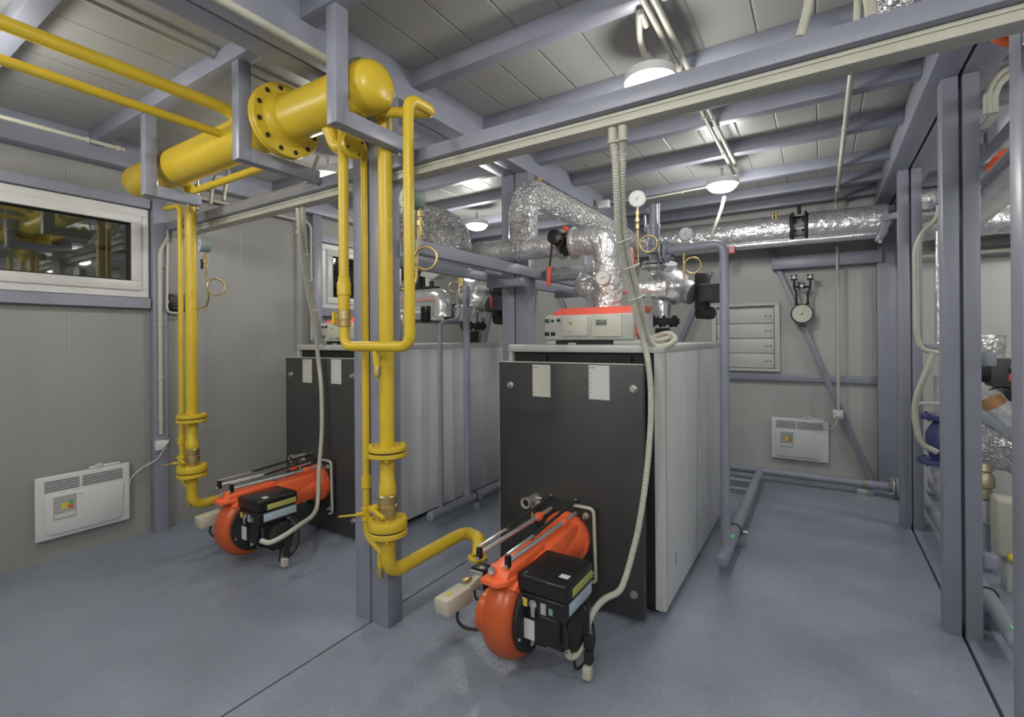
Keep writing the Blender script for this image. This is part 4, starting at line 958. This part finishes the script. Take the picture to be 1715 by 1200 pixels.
# ------------------------------------------------------------------ conduits
def conduit(label, pts, r=.012, fillet=.05, clips=(), m=None, rib=0):
    t = thing('cable_conduit', label, 'conduit', pts[0])
    B().tube(pts, r, fillet, 12, rib).build('conduit_tube', m or CREAM, t)
    for c, ax in clips: B().lathe(Vector(c)-Vector(ax)*.008, ax, [(0, r*1.35), (.016, r*1.35)], 12).build('conduit_clip', CREAM, t)
    return t
xw = XL+.09
conduit('thick vertical cream conduit left of the twin on the left wall column', [(xw, 1.70, 2.20), (xw, 1.645, 2.10), (xw, 1.645, .73)], .0135, .05, [((xw, 1.645, z), V(0, 0, 1)) for z in (1.98, 1.55, 1.15, .85)])
conduit('thinner vertical cream conduit running to the black vent box', [(xw, 1.70, 2.28), (xw, 1.69, 1.64), (XL+.05, 1.84, 1.635)], .009, .04, [((xw, 1.693, z), V(0, 0, 1)) for z in (1.98, 1.72)])
a = A(270, 745, X=xw)
t = thing('socket_box', 'white plug socket on the left wall column feeding the near heater', 'socket', (xw-.03, a.y, a.z-.035))
B().box(xw-.02, xw+.02, a.y-.04, a.y+.03, a.z-.035, a.z+.035, .006).build('socket_body', WHITE, t)
B().prism([(xw+.02, a.y-.01, a.z-.02), (xw+.055, a.y+.0, a.z-.012), (xw+.055, a.y+.03, a.z+.02), (xw+.02, a.y+.045, a.z+.02)], (0, 0, .026), .006).build('plug', WHITE, t)
tag(B().curve([(xw+.03, a.y+.01, a.z-.02), (xw+.0, a.y-.03, a.z-.10), (XL+.06, 1.54, .50), (XL+.04, 1.48, .44), (XL+.03, 1.462, .36)], .004).build('power_cord', WHITE), 'white power cord from the socket to the near heater', 'cord')
p, q = A(279, 492, X=XL), A(314, 522, X=XL)
t = thing('vent_box', 'small black louvred box on the left wall behind the yellow line', 'vent', (XL+.03, 1.77, q.z))
B().box(XL, XL+.05, p.y, q.y+.03, q.z, p.z, .004).build('box_frame', BLACK, t)
for k in range(5): B().box(XL+.05, XL+.056, p.y+.02, q.y+.01, q.z+.02+.023*k, q.z+.03+.023*k).build('louvre', mat('dark grey louvre', (.07, .07, .07)), t)
CORD1 = [o for o in bpy.data.objects if o.name.startswith('power_cord')][0]
conduit('cream conduit under the ceiling at the top left edge', [(-3.665, -1.2, 2.62), (-3.665, 1.26, 2.62)], .0125, .05, [((-3.665, y, 2.62), V(0, 1, 0)) for y in (.3, 1.08, 1.23)])
conduit('thin cream conduit on the ceiling reaching the middle hanger', [(-2.487, -1.2, 2.80), (-2.487, 3.0, 2.80)], .010, .05)
conduit('thick cream conduit along the overhead beam pair left of the nearest hanger', [(-1.785, -1.2, 2.63), (-1.785, 1.72, 2.63)], .017, .05)
conduit('cream conduit following the left wall top then dropping at the far column', [(XL+.10, 1.9, 2.56), (XL+.10, 2.915, 2.56), (XL+.10, 2.915, 1.42)], .0125, .08, [((XL+.10, 2.915, z), V(0, 0, 1)) for z in (2.35, 1.85, 1.6)])
conduit('twin cream ceiling conduit carrying the aisle lamps, left tube', [(-.572, -1.2, 2.732), (-.572, 4.45, 2.732)], .0125, .05, [((-.572, y, 2.732), V(0, 1, 0)) for y in (2.42, 3.05, 3.7)])
conduit('twin cream ceiling conduit carrying the aisle lamps, right tube', [(-.535, -1.2, 2.732), (-.535, 4.05, 2.732)], .0125, .05, [((-.535, y, 2.732), V(0, 1, 0)) for y in (2.48, 3.1)])
conduit('cream conduit crossing the aisle ceiling and bending down at the back pipe', [(.14, -1.2, 2.73), (.14, 5.66, 2.73), (.14, 5.70, 2.60)], .0145, .04, [((.14, y, 2.73), V(0, 1, 0)) for y in (2.9, 3.7, 5.2)])
conduit('vertical cream conduit on the back wall ending at a socket', [(.145, 5.69, 2.30), (.145, 5.69, .64)], .0135, .04, [((.145, 5.69, z), V(0, 0, 1)) for z in (2.2, .78)])
a = A(1403, 693, Y=5.69)
t = thing('socket_box', 'white plug socket at the foot of the back wall conduit', 'socket', a-V(0, 0, .04))
B().box(a.x-.04, a.x+.045, 5.66, 5.72, a.z-.04, a.z+.04, .006).build('socket_body', WHITE, t)
B().box(a.x-.02, a.x+.03, 5.625, 5.66, a.z-.02, a.z+.03, .008).build('plug', WHITE, t)
tag(B().curve([(a.x, 5.64, a.z-.03), (a.x-.04, 5.66, a.z-.13), (a.x-.10, 5.72, a.z-.15), (a.x-.12, 5.76, a.z-.08), (a.x-.09, 5.77, a.z-.05), (a.x-.075, 5.78, a.z-.12)], .005).build('power_cord', WHITE), 'white looped power cord from the back wall socket to the far heater', 'cord')
conduit('slim cream conduit dropping from the glowing aisle lamp toward the foil pipe', [A(1213, 330, Y=4.2), A(1208, 350, Y=4.3), A(1190, 400, Y=4.6)], .014, .05)
conduit('thin yellowish conduit on the far rafter between white dial and glowing lamp', [A(985, 340, Y=4.5), A(1080, 333, Y=4.5), A(1190, 312, Y=4.5)], .008, .05, [(A(1143, 322, Y=4.5), V(1, 0, 0))])
a = A(1012, 342, Y=4.3); t = thing('junction_box', 'small white junction box on the paired overhead beam left of the white dial', 'junction box', a-V(0, 0, .03))
B().box(a.x-.05, a.x+.05, a.y-.03, a.y+.03, a.z-.035, a.z+.035, .008).build('box_body', WHITE, t)
B().tube([a-V(.05, 0, 0), a-V(.10, 0, .01), a-V(.17, 0, .08)], .010, .03).build('cable_stub', CREAM, t)
CORD2 = [o for o in bpy.data.objects if o.name.startswith('power_cord') and o != CORD1][0]
for c_, h_ in ((CORD1, h2), (CORD2, HT)):
    for k_ in ('label', 'category'):
        if k_ in c_: del c_[k_]
    c_.parent = h_; c_.matrix_parent_inverse = Matrix.LocRotScale(h_.location, h_.rotation_euler, h_.scale).inverted()
# lamp loop hose and other ribbed hoses
tag(B().tube([(-.61, 2.03, 2.735), (-.60, 1.90, 2.735), (-.66, 2.10, 2.72), (-.66, 2.25, 2.67)], .0135, .06, 12, .012).build('ribbed_hose', CREAMR), 'ribbed cream hose looping from the ceiling conduit into the white dome lamp', 'hose')
tag(B().tube([A(1357, -10, Y=1.85), A(1352, 20, Y=1.85), A(1340, 62, Y=1.85)], .015, .05, 14, .012).build('ribbed_hose', CREAMR), 'ribbed cream hose end hanging over the cross beam at the top', 'hose')
tag(B().tube([A(1452, -20, Y=1.86), A(1458, 5, Y=1.86), A(1460, 32, Y=1.84)], .017, .03, 14).build('cream_hose', CREAM), 'smooth cream hose by the foil bundle at the top right', 'hose')
tag(B().tube([A(1437, -20, Y=1.9), A(1435, 40, Y=1.9)], .010, .03, 12).build('cream_hose', CREAM), 'straight cream tube rising beside the foil bundle at the top', 'hose')
foil('foil_bundle', 'crumpled foil bundle peeping over the cross beam at the top right', [A(1480, -20, Y=1.98), A(1520, -18, Y=1.95), A(1600, -60, Y=1.9)], .075, FOIL2, .05, wob=.08)
# hoses from the trunking to the right boiler
ZT = 2.213
for i, (px, dz) in enumerate(((1026, 0), (1043, 0))):
    a = A(px, 205, Y=1.76); a.z = ZT
    B_ = B().lathe((a.x, a.y, ZT+.01), (0, 0, -1), [(0, .017), (.012, .020), (.02, .017), (.055, .017), (.058, .020), (.066, .020), (.068, .015)], 16)
    tag(B_.build('hose_gland', CREAM), ('left', 'right')[i]+' cream gland of the hose pair under the trunking above the right boiler', 'gland')
a = V(A(1026, 205, Y=1.76).x, 1.76, ZT-.05); c = V(A(1043, 205, Y=1.76).x, 1.76, ZT-.05)
tag(B().curve([a, A(1030, 262, Y=1.78), A(1033, 320, Y=1.82), A(1037, 400, Y=1.95), A(1052, 470, Y=2.12), A(1066, 530, Y=2.25), A(1078, 572, Y=2.32), A(1086, 610, Y=2.31), A(1090, 660, Y=2.30), A(1089, 720, Y=2.29), A(1082, 800, Y=2.27), A(1070, 880, Y=2.24), A(1058, 930, Y=2.21), A(1047, 968, Y=2.17), A(1036, 990, Y=2.13), A(1012, 1003, Y=2.05), A(993, 1025, Y=1.97), A(980, 1060, Y=1.91), A(972, 1085, Y=1.86), A(961, 1098, Y=1.82), A(951, 1094, Y=1.80), A(951, 1060, Y=1.79)], .0150, 14, .0085).build('ribbed_hose', CREAMR),
    'long ribbed cream hose hanging past the right controller down to the right burner', 'hose')
tag(B().curve([c, A(1043, 262, Y=1.80), A(1041, 320, Y=1.845), A(1047, 400, Y=1.975), A(1063, 470, Y=2.145), A(1076, 525, Y=2.29), A(1083, 560, Y=2.40), A(1096, 578, Y=2.46), A(1120, 578, Y=2.50), A(1131, 568, Y=2.52), A(1118, 558, Y=2.58), A(1090, 566, Y=2.62), A(1074, 570, Y=2.64)], .0145, 14, .0085).build('ribbed_hose', CREAMR),
    'ribbed cream hose looping onto the top of the right boiler', 'hose')
tag(B().curve([A(1082, 565, Y=2.42)+V(0, 0, .0), A(1100, 571, Y=2.50), A(1124, 565, Y=2.56), A(1128, 572, Y=2.50), A(1105, 585, Y=2.46)], .0145, 14).build('cream_hose', CREAM), 'smooth cream hose coil beside the right controller', 'hose')
for px, py, l in ((1047, 403, 'upper'), (1060, 446, 'middle'), (1068, 498, 'lower')):
    p = A(px-2, py, Y=1.93+(py-403)*.0026); tag(B().torus(p, (.25, .3, -1), .034, .003, 20, 6).build('cable_tie', WHITE), l+' pale cable tie around the hose pair above the right controller', 'cable tie')
# hoses from the trunking to the left boiler
a = V(A(499, 345, Y=1.76).x, 1.76, ZT); c = V(A(508, 345, Y=1.76).x, 1.76, ZT)
tag(B().curve([a, A(501, 375, Y=1.78), A(506, 430, Y=1.88), A(516, 490, Y=2.02), A(527, 550, Y=2.15), A(533, 600, Y=2.22), A(538, 650, Y=2.22), A(539, 720, Y=2.21), A(534, 790, Y=2.17), A(532, 840, Y=2.12), A(524, 862, Y=1.98), A(500, 880, Y=1.80), A(475, 897, Y=1.68), A(452, 908, Y=1.61), A(437, 905, Y=1.585)], .0145, 12).build('cream_hose', CREAM),
    'long cream hose hanging in front of the left boiler door down to its burner', 'hose')
tag(B().curve([c, A(508, 375, Y=1.80), A(513, 430, Y=1.92), A(522, 490, Y=2.08), A(533, 540, Y=2.22), A(540, 570, Y=2.35), A(550, 583, Y=2.42), A(566, 582, Y=2.46), A(585, 575, Y=2.50)], .0135, 12).build('cream_hose', CREAM),
    'cream hose bending to the left controller', 'hose')
for px, py, y, l in ((501, 387, 1.82, 'top'), (510, 428, 1.90, 'second'), (518, 470, 2.0, 'third'), (526, 520, 2.11, 'fourth')):
    tag(B().torus(A(px+1, py, Y=y), (.2, .3, -1), .026, .0025, 20, 6).build('cable_tie', WHITE), l+' cable tie down the hose pair in front of the left wall', 'cable tie')
# short hoses behind the header
for pts, l in (([(330, 352, 1.62), (327, 325, 1.66), (336, 306, 1.76)], 'short cream hose hugging the end of the left hanger'), ([(352, 342, 1.76), (356, 312, 1.80), (361, 297, 1.9), (372, 296, 1.95)], 'cream hose curling up behind the thin yellow link pipe'),
               ([(374, 336, 1.76), (378, 310, 1.80), (383, 285, 1.95)], 'cream hose right of the curled one behind the header'), ([(522, 298, 1.76), (527, 280, 1.80), (533, 262, 1.9)], 'cream hose rising beside the end of the middle hanger')):
    tag(B().curve([A(x, y, Y=Y_) for x, y, Y_ in pts], .012, 10).build('cream_hose', CREAM), l, 'hose')
# ================================================================== right module seen between the columns
tag(B().box(.66, .715, 2.25, 4.50, 2.30, 2.375, .004).build('side_rail', STEEL), 'high steel rail behind the right columns, running to the back', 'rail')
tag(B().box(.60, .66, 3.10, 3.16, 2.26, 2.32, .004).build('side_bracket', STEEL), 'small steel bracket welded to the tall right column near the top', 'bracket')
tag(B().box(.655, .71, 3.95, 4.60, .33, .385, .004).build('side_rail', STEEL), 'low steel rail seen between the right columns near the floor', 'rail')
tag(B().box(.632, A(1672, 935, Y=3.09).x, 3.09, 3.15, .335, .395, .004).build('side_bracket', STEEL), 'low steel stub sticking out right of the tall column', 'bracket')
tag(B().box(.632, A(1670, 600, Y=3.12).x, 3.12, 3.18, A(1655, 613, Y=3.12).z, A(1655, 590, Y=3.12).z, .004).build('side_bracket', STEEL), 'steel stub above the black pump head right of the tall column', 'bracket')
tag(B().box(.632, .82, 4.59, 4.65, 1.32, 1.36, .004).build('side_bracket', STEEL), 'grey stub between the columns under the conduit bend', 'bracket')
tag(B().tube([A(1563, 325, Y=4.3), A(1575, 345, Y=4.3), A(1568, 370, Y=4.3), A(1545, 388, Y=4.3), A(1533, 415, Y=4.3), A(1535, 560, Y=4.3), A(1543, 587, Y=4.3), A(1590, 592, Y=4.3)], .016, .10, 14).build('cable_conduit', CREAM), 'cream conduit bent round between the right column pairs', 'conduit')
tag(B().curve([A(1563, 592, Y=4.2), A(1548, 630, Y=4.2), A(1534, 670, Y=4.2), A(1534, 710, Y=4.2), A(1545, 742, Y=4.2), A(1570, 757, Y=4.2)], .019, 14).build('cream_hose', CREAM), 'cream hose curving down to the blue pump between the right columns', 'hose')
tag(B().cyl(A(1536, 675, Y=4.2), A(1575, 675, Y=4.2), .011, n=10).build('cross_tube', WHITE), 'short white tube across the curved hose', 'tube')
tag(B().tube([A(1575, 385, Y=4.0), A(1573, 500, Y=4.0), A(1573, 575, Y=4.0)], .026, .05, 16, .02).build('ribbed_pipe', FOILS), 'ribbed pale grey vertical pipe left of the tall column', 'pipe')
a = A(1572, 740, Y=4.3)
t = thing('blue_pump', 'dark blue pump with two round flanges half hidden by the tall column', 'pump', a-V(0, 0, .2))
B().flange(a+V(0, 0, .17), (0, 0, 1), .10, .03, 4, .01, .01).build('pump_flange', BLUEP, t)
B().flange(a+V(0, 0, -.13), (0, 0, 1), .12, .03, 4, .01, .01).build('pump_flange', BLUEP, t)
B().lathe(a+V(.02, 0, -.12), (0, 0, 1), [(0, .06), (.08, .09), (.18, .09), (.26, .05)], 20).build('pump_body', BLUEP, t)
B().box(a.x-.01, a.x+.06, a.y-.13, a.y-.08, a.z-.07, a.z-.03, .003).build('white_tag', WHITE, t)
B().cyl(a+V(.02, 0, .18), a+V(.02, 0, .45), .045, n=18).build('pump_pipe', FOILS, t)
foil('foil_pipe', 'foil lagged foot of the blue pump behind the low steel rail', [a+V(.03, 0, -.15), a+V(.05, 0, -.32)], .075, FOIL)
t = tag(B().tube([(.90, 2.2, 2.33), (.93, 3.75, 2.33), (.95, 5.1, 2.31)], .11, .1, 26, 0, .01).build('foil_pipe', FOILS), 'smooth silver pipe receding behind the tall right column', 'insulated pipe')
foil('foil_pipe', 'upper foil pipe on the back wall of the right module', [(.66, 5.3, 2.56), (2.6, 5.3, 2.56)], .09, FOIL)
foil('foil_pipe', 'lower foil pipe on the back wall of the right module', [(.66, 5.3, 2.34), (2.6, 5.3, 2.34)], .12, FOIL)
tag(B().box(.78, .84, 2.0, 5.2, 2.47, 2.53, .004).build('cable_trunking', CREAM), 'cream trunking receding above the smooth silver pipe', 'cable tray')
tag(B().cyl((.7, 5.62, 2.13), (1.6, 5.62, 2.13), .018, n=12).build('wall_pipe', CREAM), 'thin pale pipe in the dark gap under the back foil pipes', 'pipe')
for i, l in enumerate(('outer', 'inner')):
    tag(B().curve([A(1720, 100+14*i, Y=3.4), A(1680, 118+14*i, Y=3.4), A(1657+8*i, 150+8*i, Y=3.4), A(1655+9*i, 190, Y=3.4)], .02, 14, .014).build('ribbed_hose', CREAMR), l+' ribbed cream hose arching at the top of the right module', 'hose')
tag(B().curve([A(1655, 52, Y=2.6), A(1672, 68, Y=2.6), A(1700, 74, Y=2.6), A(1730, 66, Y=2.6)], .012, 10).build('orange_cable', ORNG), 'lower orange cable of the coil at the upper right corner', 'cable')
tag(B().curve([A(1662, 48, Y=2.62), A(1680, 60, Y=2.62), A(1705, 64, Y=2.62), A(1730, 58, Y=2.62)], .012, 10).build('orange_cable', ORNG), 'upper orange cable of the coil at the upper right corner', 'cable')
a = A(1677, 262, Y=4.2)
tag(B().tube([a+V(-.05, 0, -.08), a+V(.0, 0, 0), a+V(.06, 0, .02)], .035, .03, 12, 0, .15).build('copper_bundle', ORNG2), 'small orange wrapped bundle on the silver pipe in the right module', 'bundle')
# pump set right of the tall column
Yp = 4.0
a = A(1668, 625, Y=Yp)
t = thing('pump_head', 'black pump head with red switch window right of the tall column', 'pump', a-V(0, 0, .1))
B().box(a.x-.04, a.x+.11, Yp-.08, Yp+.06, a.z-.075, a.z+.09, .008).build('control_head', mat('dark grey pump box', (.05, .05, .055), .5), t)
B().box(a.x+.035, a.x+.08, Yp-.086, Yp-.08, a.z-.04, a.z, .002).build('red_window', RED, t)
B().box(a.x+.035, a.x+.08, Yp-.086, Yp-.08, a.z+.01, a.z+.05, .002).build('black_window', BLACK, t)
B().cyl(a+V(-.04, 0, .02), a+V(-.18, 0, .02), .075, n=22).build('pump_motor', BLACKM, t)
B().box(a.x-.01, a.x+.06, Yp-.05, Yp+.03, a.z-.19, a.z-.075, .006).build('pump_neck', BLACK, t)
B().cyl(a+V(.025, 0, -.19), a+V(.025, 0, -.225), .06, n=20).build('neck_flange', BLACK, t)
foil('foil_pipe', 'foil pipe coming out to the right under the black pump head', [A(1640, 655, Y=Yp), A(1655, 680, Y=Yp), A(1740, 735, Y=Yp)], .10, FOILS, .1, wob=.02)
foil('foil_pipe', 'crumpled lower foil pipe under the black pump head', [A(1640, 735, Y=Yp+.2), A(1680, 755, Y=Yp+.2), A(1745, 770, Y=Yp+.2)], .125, FOIL2, .1, wob=.06)
t = thing('copper_collar', 'copper toned collar at the left end of the foil pipe under the pump head', 'collar', A(1652, 672, Y=Yp)); B().cyl(A(1646, 664, Y=Yp-.02), A(1660, 680, Y=Yp-.02), .085, n=22).build('collar_band', mat('copper', (.55, .3, .15), .35, .8), t)
foil('foil_pipe', 'foil bulb above the stub right of the tall column', [A(1655, 560, Y=4.4), A(1655, 600, Y=4.4)], .085, FOIL)
a = A(1648, 775, Y=Yp)
t = thing('brass_fitting', 'stack of brass and steel fittings on a silver cup right of the tall column', 'fitting', a-V(0, 0, .26))
B().lathe(a, (0, 0, -1), [(0, .035), (.04, .045), (.05, .03), (.08, .05), (.14, .05), (.15, .035), (.18, .04), (.21, .04), (.215, .025)], 16).build('brass_body', mat('dull brass', (.40, .37, .25), .4, .7), t)
B().lathe(a-V(0, 0, .215), (0, 0, -1), [(0, .055), (.10, .055), (.14, .045)], 22).build('silver_cup', FOILS, t)
B().cyl(a-V(0, 0, .355), (a.x, a.y, 0), .03, n=16).build('foot_pipe', PIPEB, t)
tag(B().cyl((.75, 5.5, .07), (2.6, 5.5, .07), .04, n=20).build('floor_pipe', PIPEB), 'blue grey floor pipe at the back of the right module', 'pipe')
a = A(1692, 925, Y=3.75)
t = thing('cream_canister', 'cream plastic box with yellow tip at the right edge', 'box', (a.x, 3.75, a.z-.05))
B().box(a.x-.06, a.x+.12, 3.7, 3.86, a.z-.02, a.z+.30, .02, 3).build('box_body', CREAM, t)
B().sphere((a.x, 3.69, a.z-.01), .028, 12).build('yellow_tip', YELL, t)
B().box(a.x-.02, a.x+.08, 3.72, 3.84, 0, a.z-.02, .005).build('box_stand', BODYT, t)
t = thing('floor_pipe', 'blue grey capped floor pipe in the lower right corner, clamped to a steel block', 'pipe', (.74, 3.0, .05))
p0, p1 = A(1706, 1078, Z=.115), A(1610, 890, Z=.115)
B().cyl((p0.x, p0.y, .115), (p0.x, 5.4, .115), .036, n=22).build('pipe_run', PIPEB, t)
B().torus((p0.x, 3.33, .115), (0, 1, 0), .041, .005, 24, 8).build('u_bolt', INK, t)
B().box(p0.x-.09, p0.x+.06, 3.22, 3.30, 0, .075, .003).build('steel_block', STEEL, t)
B().sphere((p0.x, p0.y, .115), .036, 18, 1, .35, 1).build('pipe_cap', PIPEB, t)
q = V(p0.x, p0.y+.06, .152)
B().box(q.x-.01, q.x+.01, q.y-.02, q.y+.02, .1515, .1535).build('painted_laser_dot', GREEND, t)  # second laser dot, light put in as colour
